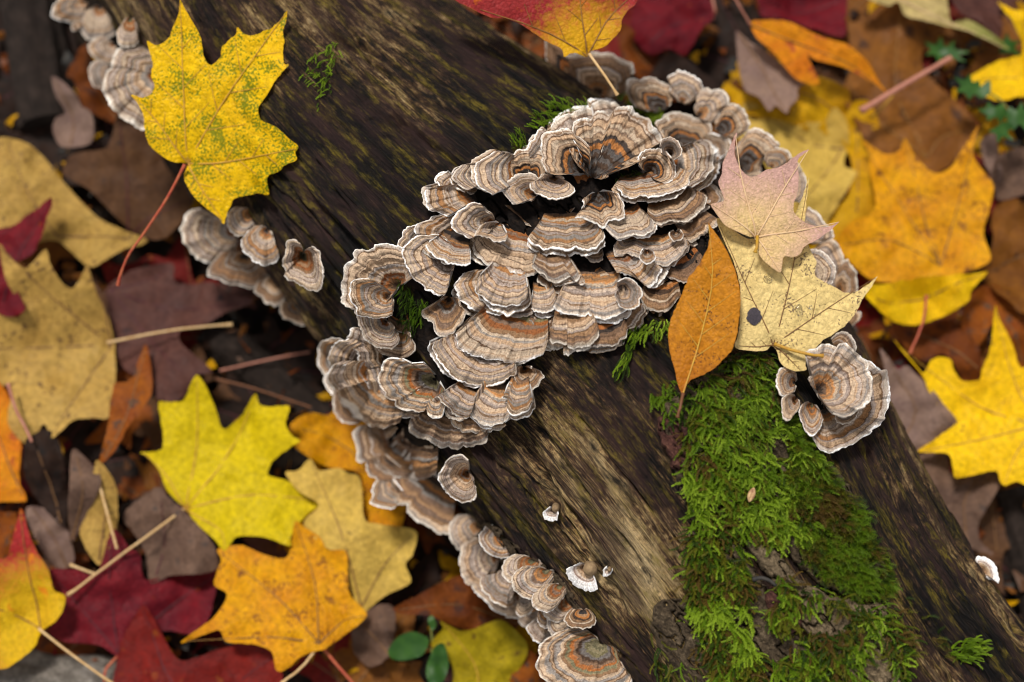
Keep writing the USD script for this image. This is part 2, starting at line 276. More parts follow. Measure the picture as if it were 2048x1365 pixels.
for nm, a, b in (('moss_bright', (.20, .34, .006), (.36, .50, .04)), ('moss_green', (.085, .17, .005), (.18, .29, .012)), ('moss_olive', (.075, .085, .005), (.17, .17, .012)), ('moss_dark', (.02, .045, .003), (.05, .095, .006)), ('moss_dead', (.09, .05, .012), (.16, .10, .02))):
    mat(nm, {'oi': ('object_info', {}), 'tc': ('texture_coordinate', {}), 'sx': ('separate_xyz', {}), 'tip': ('map_range', {'from_min': .002, 'from_max': .012, 'to_min': 0, 'to_max': .75, 'clamp': True}), 'ad': ('math', {'math_type': 'multiply_add', 'value2': .5}),
             'm': ('mix_color', {'a': tuple(.66 * np.array(a)), 'b': tuple(.78 * np.array(b))}), 'p': ('principled_bsdf', {'roughness': .5, 'specular_ior_level': .25}), 't': ('translucent_bsdf', {}), 'x': ('mix_closure', {'fac': .3})},
        [('tc.object', 'sx.vector'), ('sx.x', 'tip.value'), ('oi.random', 'ad.value1'), ('tip.result', 'ad.value3'), ('ad.value', 'm.fac'), ('m.result', 'p.base_color'), ('m.result', 't.color'), ('p.BSDF', 'x.closure1'), ('t.BSDF', 'x.closure2')], 'x.closure')
bark_mat('shade_black', (.004, .003, .0028), (.010, .007, .006), (.03, .018, .012))  # near-black that paints in the shade between the brackets
plain('stub_tan', (.22, .15, .08), (.14, .09, .05), .8, 500)
mat('water', {'p': ('principled_bsdf', {'base_color': (1, 1, 1), 'roughness': 0.0, 'ior': 1.33, 'transmission_weight': 1.0})}, [], 'p.BSDF')

def leaf_mat(name, a, b, spots=None, spot_cut=.62, spot_scale=55.0, grad=None, g0=.3, g1=.7, blot=None, blot_cut=.66, rough=.5, tl=.28, nscale=3.5):
    """a, b: the two leaf tones; grad: a third tone away from the leaf's base; spots: fine specks; blot: larger stains"""
    nodes = {'uv': ('texture_coordinate', {}), 'n': ('noise_texture', {'scale': nscale, 'detail': 6.0, 'roughness': .65}), 'f': ('map_range', {'from_min': .34, 'from_max': .66, 'clamp': True}), 'm0': ('mix_color', {'a': a, 'b': b}),
             'nf': ('noise_texture', {'scale': 26.0, 'detail': 5.0, 'roughness': .7}), 'ff': ('map_range', {'from_min': .3, 'from_max': .7, 'to_min': .66, 'to_max': 1.26}), 'm1': ('mix_color', {'blend_type': 'multiply', 'fac': 1.0}),
             'v': ('voronoi_texture', {'feature': 'distance_to_edge', 'scale': 34.0}), 'vf': ('map_range', {'from_min': 0.0, 'from_max': .10, 'to_min': .86, 'to_max': 1.0, 'clamp': True}), 'm2': ('mix_color', {'blend_type': 'multiply', 'fac': 1.0}),
             'bm': ('bump', {'strength': .6, 'distance': .0016}), 'bs': ('math', {'math_type': 'add'}),
             'rn': ('noise_texture', {'scale': 5.0, 'detail': 5.0}), 'rr': ('map_range', {'from_min': .35, 'from_max': .65, 'to_min': rough - .22, 'to_max': rough + .2}), 'ed': ('attribute', {'attribute': 'rim'}), 'em': ('math', {'math_type': 'multiply_add', 'value2': 1.5, 'value3': -.95}), 'ea': ('math', {'math_type': 'subtract'}), 'er': ('map_range', {'from_min': -.30, 'from_max': .12, 'to_min': 0.0, 'to_max': .72, 'clamp': True}), 'me': ('mix_color', {'b': tuple(np.array(a) * (.42, .30, .5) + (.01, .004, .002))}),
             'p': ('principled_bsdf', {'specular_ior_level': .12}), 't': ('translucent_bsdf', {}), 'x': ('mix_closure', {'fac': tl})}
    links = [('uv.UV', 'n.vector'), ('n.fac', 'f.value'), ('f.result', 'm0.fac'), ('uv.UV', 'nf.vector'), ('nf.fac', 'ff.value'), ('uv.UV', 'v.vector'), ('v.distance', 'vf.value')]
    cur = 'm0.result'
    if grad is not None:
        nodes.update({'len': ('vector_math', {'math_type': 'length'}), 'gn': ('math', {'math_type': 'multiply_add', 'value2': .55}), 'gr': ('map_range', {'from_min': g0 + .27, 'from_max': g1 + .27, 'clamp': True}), 'mg': ('mix_color', {'b': grad})})
        links += [('uv.UV', 'len.vector1'), ('nf.fac', 'gn.value1'), ('len.value', 'gn.value3'), ('gn.value', 'gr.value'), ('gr.result', 'mg.fac'), (cur, 'mg.a')]; cur = 'mg.result'
    links += [(cur, 'm1.a'), ('ff.result', 'm1.b'), ('m1.result', 'm2.a'), ('vf.result', 'm2.b')]; cur = 'm2.result'
    if blot is not None:
        nodes.update({'bn': ('noise_texture', {'scale': 7.0, 'detail': 4.0, 'roughness': .6}), 'bf': ('map_range', {'from_min': blot_cut, 'from_max': blot_cut + .06, 'to_max': .85, 'clamp': True}), 'mb': ('mix_color', {'b': blot}), 'bmp2': ('mapping', {'location': (3.7, 1.9, .4)})})
        links += [('uv.UV', 'bmp2.vector'), ('bmp2.vector', 'bn.vector'), ('bn.fac', 'bf.value'), ('bf.result', 'mb.fac'), (cur, 'mb.a')]; cur = 'mb.result'
    if spots is not None:
        nodes.update({'sn': ('noise_texture', {'scale': spot_scale, 'detail': 2.0, 'roughness': .5}), 'pn': ('noise_texture', {'scale': 6.0, 'detail': 2.0}), 'ps': ('math', {'math_type': 'multiply_add', 'value2': .8}),
                      'sf': ('map_range', {'from_min': spot_cut + .40, 'from_max': spot_cut + .45, 'to_max': .85, 'clamp': True}), 'ms': ('mix_color', {'b': spots})})
        links += [('uv.UV', 'sn.vector'), ('uv.UV', 'pn.vector'), ('pn.fac', 'ps.value1'), ('sn.fac', 'ps.value3'), ('ps.value', 'sf.value'), ('sf.result', 'ms.fac'), (cur, 'ms.a')]; cur = 'ms.result'
    links += [('uv.UV', 'rn.vector'), ('rn.fac', 'rr.value'), ('rr.result', 'p.roughness'), ('nf.fac', 'em.value1'), ('em.value', 'ea.value1'), ('ed.fac', 'ea.value2'), ('ea.value', 'er.value'), ('er.result', 'me.fac'), (cur, 'me.a')]; cur = 'me.result'
    links += [(cur, 'p.base_color'), (cur, 't.color'), ('v.distance', 'bs.value1'), ('nf.fac', 'bs.value2'), ('bs.value', 'bm.height'), ('bm.normal', 'p.normal'), ('p.BSDF', 'x.closure1'), ('t.BSDF', 'x.closure2')]
    mat(name, nodes, links, 'x.closure')
Y1, Y2 = (.70, .435, .002), (.64, .38, .002)
leaf_mat('leaf_speckled', Y1, (.66, .385, .003), spots=(.11, .15, .006), spot_cut=.545, spot_scale=75.0, blot=(.17, .07, .01), blot_cut=.72, grad=(.50, .24, .01), g0=.85, g1=1.15)
leaf_mat('leaf_yellow', (.56, .42, .003), (.50, .37, .003), blot=(.26, .12, .01), blot_cut=.70)
leaf_mat('leaf_bright', (.74, .47, .003), (.68, .39, .003), spots=(.22, .10, .01), spot_cut=.70, blot=(.18, .07, .01), blot_cut=.74)
leaf_mat('leaf_gold', (.62, .30, .003), (.50, .19, .004), spots=(.16, .05, .01), spot_cut=.64, spot_scale=40.0, blot=(.14, .045, .012), blot_cut=.62)
leaf_mat('leaf_deepgold', (.55, .31, .003), (.42, .20, .003), blot=(.11, .045, .012), blot_cut=.62)
leaf_mat('leaf_orange', (.62, .24, .006), (.52, .14, .006), blot=(.30, .05, .02), blot_cut=.58)
leaf_mat('leaf_rust', (.17, .045, .005), (.10, .024, .006), blot=(.04, .015, .010), blot_cut=.56)
leaf_mat('leaf_rustorange', (.26, .075, .006), (.18, .042, .006), blot=(.06, .04, .03), blot_cut=.56)
leaf_mat('leaf_brown', (.10, .046, .019), (.07, .032, .016), blot=(.03, .016, .012), blot_cut=.62)
leaf_mat('leaf_warmbrown', (.20, .075, .010), (.13, .045, .008), blot=(.045, .02, .012), blot_cut=.60)
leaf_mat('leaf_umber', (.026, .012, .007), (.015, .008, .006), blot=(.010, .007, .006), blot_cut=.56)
leaf_mat('leaf_purple', (.10, .040, .030), (.065, .027, .023), blot=(.02, .012, .014), blot_cut=.63)
leaf_mat('leaf_maroon', (.15, .007, .012), (.085, .006, .012), blot=(.24, .035, .008), blot_cut=.66)
leaf_mat('leaf_red', (.17, .010, .006), (.10, .007, .006), blot=(.20, .045, .008), blot_cut=.62)
leaf_mat('leaf_tan', (.42, .265, .065), (.34, .20, .045), spots=(.10, .05, .02), spot_cut=.66, spot_scale=30.0, blot=(.15, .085, .04), blot_cut=.66)
leaf_mat('leaf_straw', (.55, .37, .07), (.46, .30, .06), spots=(.09, .05, .02), spot_cut=.74, blot=(.22, .15, .06), blot_cut=.70)
leaf_mat('leaf_pale', (.68, .52, .22), (.62, .46, .18), spots=(.12, .08, .05), spot_cut=.655, spot_scale=70.0, blot=(.25, .17, .08), blot_cut=.76, grad=(.66, .48, .13), g0=.6, g1=1.2)
leaf_mat('leaf_pink', (.66, .48, .20), (.60, .41, .22), spots=(.16, .06, .04), spot_cut=.76, spot_scale=70.0, grad=(.50, .30, .255), g0=.2, g1=.62)
leaf_mat('leaf_pinkgrey', (.24, .155, .115), (.19, .12, .10), blot=(.12, .07, .05), blot_cut=.66)
leaf_mat('leaf_grey', (.165, .098, .066), (.10, .058, .042), blot=(.06, .045, .04), blot_cut=.62)
leaf_mat('leaf_ochre', (.38, .125, .006), (.29, .085, .006), spots=(.08, .03, .01), spot_cut=.67, spot_scale=60.0, blot=(.20, .07, .012), blot_cut=.66, grad=(.42, .16, .008), g0=.05, g1=.4)
leaf_mat('leaf_flame', (.56, .31, .006), (.54, .27, .008), grad=(.25, .022, .022), g0=.17, g1=.42, blot=(.45, .09, .012), blot_cut=.64)
leaf_mat('leaf_sunset', (.56, .36, .006), (.54, .31, .008), grad=(.30, .020, .020), g0=.36, g1=.66, blot=(.55, .16, .008), blot_cut=.60)
leaf_mat('leaf_olive', (.36, .27, .006), (.27, .20, .006), blot=(.10, .05, .01), blot_cut=.62)
leaf_mat('leaf_creamgreen', (.46, .36, .14), (.40, .30, .12), grad=(.16, .19, .03), g0=.5, g1=.9)
# ---------------------------------------------------------------- bracket fungi: group | zone kind | mode | base px | margin px | label
# mode S lo hi: attached lo mm above the log's surface, margin hi mm above it; P lo w s: a shelf through a point lo mm above the surface whose plane leans w towards level and lifts by s
GROUPS = {'R': 'brackets of the big rosette on top of the log', 'W': "brackets of the fungus heap spilling down the log's shaded flank", 'S': 'brackets of the crust running along the lower edge of the log', 'L': 'brackets beside the mossless wood below the speckled leaf',
          'T': 'brackets behind the speckled yellow leaf', 'N': 'brackets along the far rim of the log', 'E': 'brackets peeping out from under the pale leaf', 'Q': 'brackets of the small shell-like rosette beside the moss', 'M': 'tiny white brackets on the bare wood'}
FUNGI = """
R|D|S 2 20|1185 356|1146 256 1151 245 1162 236 1173 234 1183 236 1188 227 1199 222 1210 224 1213 231 1224 226 1229 217 1245 211 1264 213 1271 224 1287 231 1296 240 1306 250 1313 259 1320 271 1322 284 1310 292 1287 300 1276 307 1294 319 1278 324 1257 335 1227 342|large open fan with a charcoal centre, topmost of the rosette
R|L|S -2 12|1200 320|1100 265 1107 249 1118 238 1130 229 1144 225 1158 219 1172 215 1186 213 1183 208 1194 203 1215 201 1230 205 1240 212 1252 222|pale ruffled bracket behind the charcoal fan, touching the green moss tuft
R|D|S 4 25|1176 345|1151 270 1137 259 1118 259 1100 262 1086 270 1082 284 1081 300 1084 314 1081 324 1088 335 1090 345 1104 349 1120 351 1129 344 1137 337 1141 328|ruffled bracket folded back against the left of the charcoal fan
R|!L|S 8 22|1108 354|1075 358 1060 367 1063 377 1072 386 1085 390 1099 396 1118 398 1136 393 1146 387 1150 382 1148 375 1139 366 1128 359|small half-moon bracket with a white speck, under the folded bracket
R|!O|S 3 18|1072 392|1074 352 1065 348 1049 347 1033 349 1024 355 1009 364 1003 372 1003 381 1009 390 1016 399 1026 408 1035 409 1053 402|bracket with an orange crescent round a dark centre, left of the half-moon one
R|L|S 4 22|1012 345|1003 306 993 303 974 312 954 325 950 336 951 351 953 365 960 376 970 383 984 390 990 383 989 374|folded ridge-backed bracket with a brown crusty middle on the rosette's upper left
R|D|S 0 13|1062 372|1000 312 1010 306 1023 307 1033 300 1047 297 1058 299 1061 305 1078 299 1090 310|wide dark-hearted bracket whose wavy back rim meets the folded ones
R|L|S 0 12|1098 305|1046 306 1055 295 1060 286 1070 277 1077 265 1086 261 1094 268|small pale bracket squeezed between the moss and the folded bracket
R|L|S 2 18|955 352|946 325 938 328 923 330 914 337 906 348 905 358 914 369 924 376 937 381 942 373 950 364|cupped white-edged bracket second from the rosette's upper left corner
R|B|S 0 8|950 368|926 376 930 382 935 388 945 391 952 384|sliver of bracket under the cupped white-edged one
R|L|S 0 13|912 378|902 348 891 343 879 353 875 360 879 367 882 376|little lobe at the rosette's leftmost upper corner
R|O|S 2 18|922 396|880 372 865 376 854 381 852 392 855 401 856 413 865 423 877 424 886 429 898 431 901 424 914 414|leftmost white-edged bracket with crumbs of rust at its heart
R|!L|S 4 24|988 446|970 419 967 410 951 405 935 410 919 421 909 433 903 442 905 454 914 465 928 472 943 477 946 470 960 471|round-shouldered bracket with an orange eye, left of the rosette's hollow
R|!L|S 8 25|1000 446|950 470 960 472 977 476 988 483 998 483 1012 479 1016 472 1012 465 1006 457|crumpled lobe hanging off the bracket with the orange eye
R|~O|S 0 15|1040 470|951 480 947 490 947 502 956 514 970 525 984 532 998 540 1012 542 1027 545 1041 548 1051 553 1067 550 1076 544 1082 530 1078 505|long sagging bracket with a white crack across it
R|~B|S 3 21|1108 500|1076 521 1066 532 1069 539 1082 548 1092 555 1099 562 1113 564 1128 560 1141 556 1151 563 1159 555 1155 544 1146 530 1135 516|shield-shaped bracket with a thick white lip below the long sagging one
R|~L|S 3 22|1140 438|1069 464 1057 473 1058 481 1067 490 1081 496 1092 498 1102 497 1120 498 1134 501 1146 497 1153 494 1160 497 1171 499 1185 497 1199 490 1209 477 1208 465 1199 454 1188 447|broad boat-shaped bracket with a notched white rim in the rosette's middle
R|D|S 4 26|1196 384|1164 417 1141 426 1144 433 1160 437 1178 440 1192 447 1206 453 1215 444 1230 438 1241 441 1249 433 1246 419 1246 408|grey saddle-shaped bracket with a rusty edge just below the rosette's hub
R|~O|S 6 23|1252 424|1215 435 1209 451 1214 460 1222 469 1235 476 1246 475 1259 471 1274 470 1289 471 1302 464 1307 455 1305 443 1298 434 1286 428|plump orange-banded bracket to the right of the grey saddle
R|~O|S 6 24|1292 350|1226 372 1241 382 1246 389 1259 395 1274 396 1290 392 1297 395 1313 393 1332 389 1348 387 1362 380 1375 372 1379 359 1378 345|bracket with a wavy cream skirt under the funnel
R|!D|S 6 22|1296 347|1280 312 1287 303 1297 298 1315 298 1329 302 1341 314 1350 331 1352 347 1346 360|hollow brown funnel to the right of the charcoal fan
R|!L|S 10 30|1338 313|1324 300 1320 289 1325 278 1339 275 1352 280 1359 289 1363 301 1359 312 1348 320|small rolled pale bracket like a snail above the funnel
R|L|S 3 22|1360 327|1375 290 1392 282 1410 278 1422 284 1428 296 1429 312 1426 325 1425 337 1416 349 1408 360 1396 368 1381 374 1377 368|crisply striped bracket fanning right of the snail-like roll
R|L|S 0 15|1395 312|1400 280 1406 274 1416 267 1431 270 1445 274 1453 284 1454 298 1451 310 1439 321 1427 330|pale bracket tucked behind the crisply striped one
R|D|S 0 16|1372 302|1316 262 1310 249 1311 241 1324 237 1332 230 1349 226 1365 227 1381 232 1388 239 1402 239 1414 243 1422 253 1423 265 1412 276|broad grey-white bracket behind the snail-like roll
R|B|S 0 16|1340 398|1294 426 1298 436 1307 446 1314 450 1328 446 1342 443 1358 444 1374 443 1390 434 1400 423 1411 411 1414 397 1405 386 1393 385 1382 392|brown bracket with a curled pale tip under the cream skirt
R|B|S -2 9|1366 436|1362 470 1368 476 1375 483 1386 487 1398 481 1402 474 1414 467 1420 458 1428 457 1440 441|tan stepped bracket running towards the tip of the oval leaf
R|R|S -3 9|1392 385|1392 370 1410 366 1428 370 1440 382 1447 400 1441 411 1428 413 1412 408|glossy rust bracket against the pink leaf
R|~O|S 0 15|1296 474|1232 484 1225 500 1231 512 1245 513 1254 508 1265 512 1285 522 1310 529 1320 530 1330 532 1342 527 1355 516 1365 506 1374 490 1374 478|sprawling dark-throated bracket with orange bands and white bruises
R|!O|S 13 25|1294 500|1283 502 1279 513 1283 522 1291 527 1302 525 1310 517 1309 508 1301 501|thumbnail bracket growing on top of the sprawling one
R|!B|S 9 20|1352 462|1338 472 1346 482 1356 482 1366 474 1364 465|thin-lipped little bracket beside the tan stepped one
R|O|S 0 16|1246 518|1232 543 1246 546 1254 550 1267 555 1281 564 1289 571 1300 574 1309 567 1317 558 1323 546 1323 536 1312 528|slanting clam-like bracket below the sprawling one
R|B|S -2 9|1296 545|1300 570 1309 572 1318 572 1326 565 1328 553 1331 546 1328 538 1318 535|brown tip showing behind the clam-like bracket
R|B|S -2 8|1192 492|1160 500 1162 508 1171 515 1181 524 1190 526 1202 521 1206 512 1204 501|small frayed brown bracket in the gap below the boat-shaped one
R|~O|S 0 18|1188 553|1117 588 1112 602 1109 611 1115 619 1127 625 1140 628 1154 629 1168 631 1177 629 1181 635 1199 637 1220 635 1236 629 1250 621 1254 605 1250 578|broad pleated bracket with rows of orange ripples at the rosette's foot
R|!L|S 6 24|1238 578|1238 563 1252 556 1267 562 1277 572 1284 586 1280 600 1277 611 1267 617 1253 620 1242 615 1236 604|grey shell at the right end of the orange-rippled bracket
R|B|S 1 10|1106 553|1078 548 1074 560 1082 568 1091 572 1095 580 1105 586 1117 586 1122 578|narrow white-tipped bracket wedged under the shield-shaped one
R|O|S 0 15|988 572|957 541 946 540 935 544 922 553 912 566 911 580 916 594 925 605 939 615 955 622 970 624 984 629 1002 631 1012 626|big round bracket half covered by a smaller one
R|L|S 8 24|1012 551|978 544 965 547 955 557 952 568 950 574 953 586 965 594 972 602 984 607 998 611 1007 616 1021 613 1035 611 1047 605 1054 596 1056 586 1047 580 1035 573|smaller finely lined bracket lying on the big round one
R|B|S -2 11|1046 592|1003 617 1012 627 1021 633 1035 635 1052 631 1066 627 1069 616|brown skirt under the finely lined bracket
R|O|S 2 15|1082 577|1066 598 1063 609 1066 619 1074 623 1086 625 1097 623 1107 617 1113 604 1113 590|rounded bracket with wet rust spots between two wider ones
R|V|S 0 19|1018 640|942 640 935 645 923 654 912 666 911 676 915 689 921 699 931 705 947 712 962 718 978 721 990 723 1005 721 1009 725 1025 727 1044 725 1066 721 1080 713 1090 701 1096 686|largest lower fan with an olive and orange heart
R|B|S -2 11|1084 634|1050 664 1056 674 1062 684 1072 689 1086 691 1101 689 1110 680|frayed brown bracket right of the olive-hearted fan
R|B|S 2 16|1145 628|1104 655 1101 664 1100 676 1103 684 1111 687 1125 689 1134 686 1135 697 1146 701 1154 695 1160 693 1175 692 1187 686 1195 678 1199 668 1197 653 1190 642|three-lobed brown bracket under the orange-rippled one
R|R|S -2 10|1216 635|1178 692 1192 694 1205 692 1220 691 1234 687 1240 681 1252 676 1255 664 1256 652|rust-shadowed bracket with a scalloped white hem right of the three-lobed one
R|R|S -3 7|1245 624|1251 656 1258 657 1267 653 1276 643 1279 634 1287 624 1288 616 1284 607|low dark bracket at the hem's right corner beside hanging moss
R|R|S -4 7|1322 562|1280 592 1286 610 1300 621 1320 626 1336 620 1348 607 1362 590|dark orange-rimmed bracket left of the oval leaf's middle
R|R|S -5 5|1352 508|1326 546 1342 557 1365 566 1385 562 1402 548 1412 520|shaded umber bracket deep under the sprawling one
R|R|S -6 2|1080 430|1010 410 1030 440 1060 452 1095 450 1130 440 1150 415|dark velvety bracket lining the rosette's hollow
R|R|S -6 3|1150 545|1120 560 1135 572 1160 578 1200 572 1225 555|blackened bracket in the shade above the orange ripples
W|!O|S 2 17|796 573|840 500 822 494 806 494 787 490 769 490 750 494 748 500 734 500 721 499 707 508 707 519 693 526 688 537 691 549 683 560 680 572 680 589 684 602 693 612 709 619|large ear-like fan with bright orange inner bands above the mossy pocket
W|!L|S 8 24|782 592|703 565 698 586 702 605 711 617 714 628 727 635 744 639 760 639 776 635 785 628 779 622|lower flap of the ear-like fan with a violet-grey tint
W|!L|S 2 21|908 512|870 470 845 471 832 475 818 485 809 494 804 507 807 519 813 531 820 542 823 554 832 563 846 570 852 580 862 586 876 591 890 588 895 579 894 563 892 550|sickle-shaped white-rimmed bracket right of the ear-like fan
W|O|S 0 14|898 462|893 424 880 428 870 432 859 440 846 445 834 450 830 459 833 470 845 473 858 478|orange-throated bracket directly above the sickle-shaped one
W|L|S -2 9|838 487|838 451 827 450 813 455 805 465 806 474 797 482 794 491 803 498|scalloped little bracket at the sickle's upper left
W|O|S 9 25|904 486|872 480 864 482 853 489 855 496 862 507 871 514 887 519 897 528 910 529 925 529 940 526 940 521 929 514|spiky-edged bracket lying across the sickle
W|!B|S 0 15|898 594|880 598 869 607 857 616 843 625 843 632 853 640 864 646 866 656 871 667 881 673 894 673 908 667 917 654 929 637 931 626 922 610|mitten-shaped brown bracket right of the mossy pocket
W|!L|S 3 17|772 642|710 622 714 635 716 649 722 661 729 676 739 686 754 695 769 698 787 697 796 691 801 681 799 674 790 666|smooth grey crescent bracket below the ear-like fan
W|!B|S 0 9|806 660|745 690 757 704 771 712 789 717 806 717 819 712 827 702 829 690 822 677|brown-hearted bracket just beneath the grey crescent
W|R|S -3 5|800 628|778 632 776 646 790 658 806 666 820 664 818 642|rusty lump of bracket beside the dark moss pocket
W|L|S -1 10|764 704|720 655 703 656 699 669 696 679 699 691 710 702 713 712 715 723 725 730 738 737|pale wavy bracket down the left side of the grey crescent
W|L|S -2 10|800 772|730 728 724 736 725 749 727 762 734 767 737 777 740 790 750 802 761 813 775 820 777 827 789 834 810 838 838 834|grey-hemmed bracket outside the orange-ringed ear
W|!X|S 0 18|872 758|822 728 815 721 806 718 789 718 773 721 766 730 762 739 757 753 756 769 761 778 769 785 773 795 789 804 792 813 810 820 827 823 847 825 852 820 856 830 868 837 880 835 886 824|big ear-shaped fan with a fiery orange ring and black line
W|L|S 5 21|928 786|896 784 884 786 875 795 880 804 889 811 900 820 905 829 919 834 933 837 942 829 946 810|creamy fluted bracket at the right tip of the fiery ear
W|O|S 3 20|986 780|950 790 949 799 946 813 940 822 944 831 953 840 965 848 981 852 990 849 1004 847 1014 838 1024 830|fluted bracket with an orange band, second from the right in its row
W|L|S 9 26|1038 775|1014 785 1006 794 1014 799 1013 812 1016 822 1025 831 1039 829 1055 822 1063 812 1065 799 1054 788|small shell at the right end of the fluted row
W|L|S 0 18|952 694|918 672 908 674 885 679 870 684 867 698 871 711 877 723 887 734 894 744 905 753 922 762 933 769 950 774 963 772 982 772 1009 762 1026 749 1031 738 1028 724|dark-lined mauve-grey fan tucked below the olive-hearted one
W|!B|S 0 14|1048 734|1030 740 1028 748 1031 764 1042 775 1061 781 1075 775 1082 764 1089 754 1082 744 1066 737|small brown bracket alone on bare wood right of the mauve-grey fan
W|B|S -2 11|948 822|906 822 902 831 901 848 909 857 919 859 923 864 933 866 944 866 954 870 968 868 981 866 986 861 998 859 1012 850|thin brown tier below the fluted row
W|B|S -3 10|902 828|822 836 817 847 817 856 824 866 837 876 852 877 861 884 874 892 886 895 898 892 903 896 916 896 926 894 932 897 942 896 951 891 961 889 970 884 977 868|bottom tier of square-cut grey-brown lobes above bare wood
W|B|S 0 14|766 790|690 776 673 785 680 799 685 811 696 823 703 832 710 840 724 845 738 852 756 857 771 855 787 853 800 846 806 830|broad brown fan with radiating pleats on the shaded flank
W|B|S -6 4|738 788|676 770 667 779 666 799 671 818 680 841 692 845 704 848 720 846|outermost brown edge beneath the pleated fan
W|!L|S -4 6|692 718|682 678 671 676 657 677 643 684 638 698 639 709 636 723 638 737 646 748 656 756|leftmost pale bracket where the heap leaves the log
W|L|S 0 13|716 714|706 676 695 678 680 684 666 693 659 705 657 721 660 730 666 739|tan ribbed bracket next to the leftmost pale one
W|L|S 4 17|718 742|690 722 678 725 664 732 657 741 653 751 655 762 662 772 671 779 686 778|knobbly cream bracket below the tan ribbed one
W|B|S -8 6|768 878|736 848 722 852 710 859 706 868 710 880 713 892 715 903 712 914 712 922 722 927 733 924 743 928 756 929|warm brown bracket with a pale double rim over the rusty leaf
W|B|S 0 10|762 850|736 852 731 862 733 870 739 877 751 878 757 882 768 883 780 876 787 868 796 856|little frilled bracket sitting on the warm brown one
W|B|S -6 10|836 872|784 884 778 894 763 907 756 919 757 931 763 940 775 947 784 949 785 956 801 957 819 959 835 960 854 958 865 950 871 947 875 937 866 927|chestnut fan with a torn white corner
W|B|S -9 2|776 932|734 920 733 932 734 945 740 953 750 956 757 964 768 966 785 964 802 960|dim bracket below the warm brown one and left of the chestnut fan
W|L|S -10 2|782 978|766 960 754 963 744 979 745 991 740 1005 743 1010 756 1014 768 1016 786 1016 798 1006|greyish bracket lowest on the flank over the gold leaf
W|B|S -8 6|862 972|794 958 783 968 781 988 792 1005 813 1012 814 1025 830 1036 844 1046 861 1056 881 1066 898 1066 906 1052|drooping brown bracket with a dark seam below the chestnut fan
W|!L|S 2 18|936 944|926 914 917 913 902 915 889 928 881 945 877 957 882 970 889 982 900 994 912 1000 926 1005 940 1003 951 993 953 979 946 966|lone teardrop bracket on bare wood right of the chestnut fan
S|O|P -3 .35 .12|962 1052|962 1030 944 1029 919 1029 905 1041 896 1055 899 1070 905 1084 919 1100 925 1088|first orange-backed bracket at the upper end of the edge crust
S|L|P 1 .35 .16|996 1114|974 1084 954 1076 935 1082 925 1086 923 1102 918 1115 921 1129 921 1144 929 1156 935 1168 946 1174 954 1176 964 1160|broad striped bracket second along the edge crust, by a speck of moss
S|L|P 5 .35 .16|1018 1143|992 1148 981 1149 964 1154 960 1168 966 1185 976 1193 982 1201 991 1207 1001 1211 1013 1215 1017 1205 1028 1187 1032 1168|cracked shell-like bracket third along the edge crust
S|O|P -4 .35 .12|1000 1180|962 1172 955 1178 960 1190 974 1201 985 1214 998 1221 1010 1223 1022 1217|low tan bracket peeping under the cracked shell
S|O|P 0 .35 .12|1032 1192|1008 1212 1012 1222 1016 1231 1028 1234 1038 1231 1044 1218|tiny scalloped bracket below the cracked shell
S|O|P 4 .35 .14|1052 1188|1042 1203 1037 1215 1037 1223 1045 1229 1056 1225 1062 1215 1064 1198|small orange-topped lobe hanging over the tiny scalloped one
S|O|P -3 .35 .1|1066 1214|1040 1226 1041 1240 1048 1250 1058 1254 1067 1249 1075 1238|brown petal behind the tongue-shaped one
S|O|P 4 .35 .1|1092 1204|1080 1218 1078 1238 1083 1249 1092 1252 1098 1241 1102 1222|slim tongue-shaped petal with an orange root
S|V|P 2 .2 .05|1062 1126|1018 1130 1014 1148 1026 1162 1045 1162 1062 1154 1074 1138|olive-backed scale high on the edge crust
S|V|P -1 .2 .05|1006 1080|980 1062 968 1080 980 1100 1000 1108 1024 1102 1032 1088|mossy-brown scale behind the striped bracket
S|V|P 2 .2 .05|1090 1148|1034 1162 1038 1180 1054 1191 1070 1193 1084 1180 1098 1160|olive scale in the middle of the edge crust
S|V|P 3 .2 .05|1118 1178|1072 1196 1074 1211 1090 1219 1106 1214 1122 1192|squarish olive scale with an orange stripe
S|V|P -2 .2 .04|1140 1205|1096 1214 1098 1232 1114 1240 1132 1232 1146 1214|dusky scale between the squarish one and the rust cup
S|L|P 5 .35 .14|1104 1242|1060 1246 1052 1256 1057 1265 1065 1274 1069 1281 1081 1286 1089 1280 1102 1274 1109 1258|white-lipped bracket just above the big bottom fan
S|O|P 1 .3 .06|1130 1224|1102 1240 1102 1258 1110 1268 1122 1266 1134 1252 1140 1236|ridged brown scale above the big bottom fan
S|R|P 6 .3 .1|1166 1226|1140 1234 1137 1242 1143 1250 1155 1253 1168 1254 1180 1248 1183 1240 1176 1228|smooth rust-coloured cup near the bottom fan
S|X|P 4 .4 .12|1200 1288|1130 1258 1104 1272 1088 1282 1080 1292 1078 1304 1079 1311 1073 1320 1072 1331 1078 1341 1082 1352 1090 1361 1098 1368 1112 1380 1140 1392 1180 1398 1230 1388 1264 1367 1258 1340|very large bottom fan with a grey-green velvet heart and orange ring
L|L|P -6 .4 .12|474 462|432 424 416 423 403 417 386 419 373 430 366 446 362 461 363 474 368 488 375 495 382 504 393 511 394 516 407 521 417 526 433 529 449 526 463 516 467 504 464 490|large pale many-striped fan under the tip of the speckled leaf
L|V|P -2 .3 .1|505 424|455 425 452 441 458 456 470 470 490 472 512 452|olive-stained bracket half hidden by the tip of the speckled leaf
L|O|P 2 .4 .14|535 460|498 460 482 480 482 493 489 505 502 514 507 521 519 527 530 532 539 527 551 523 559 512 557 504 546 492|neat bracket with a blue-grey ring round an orange heart
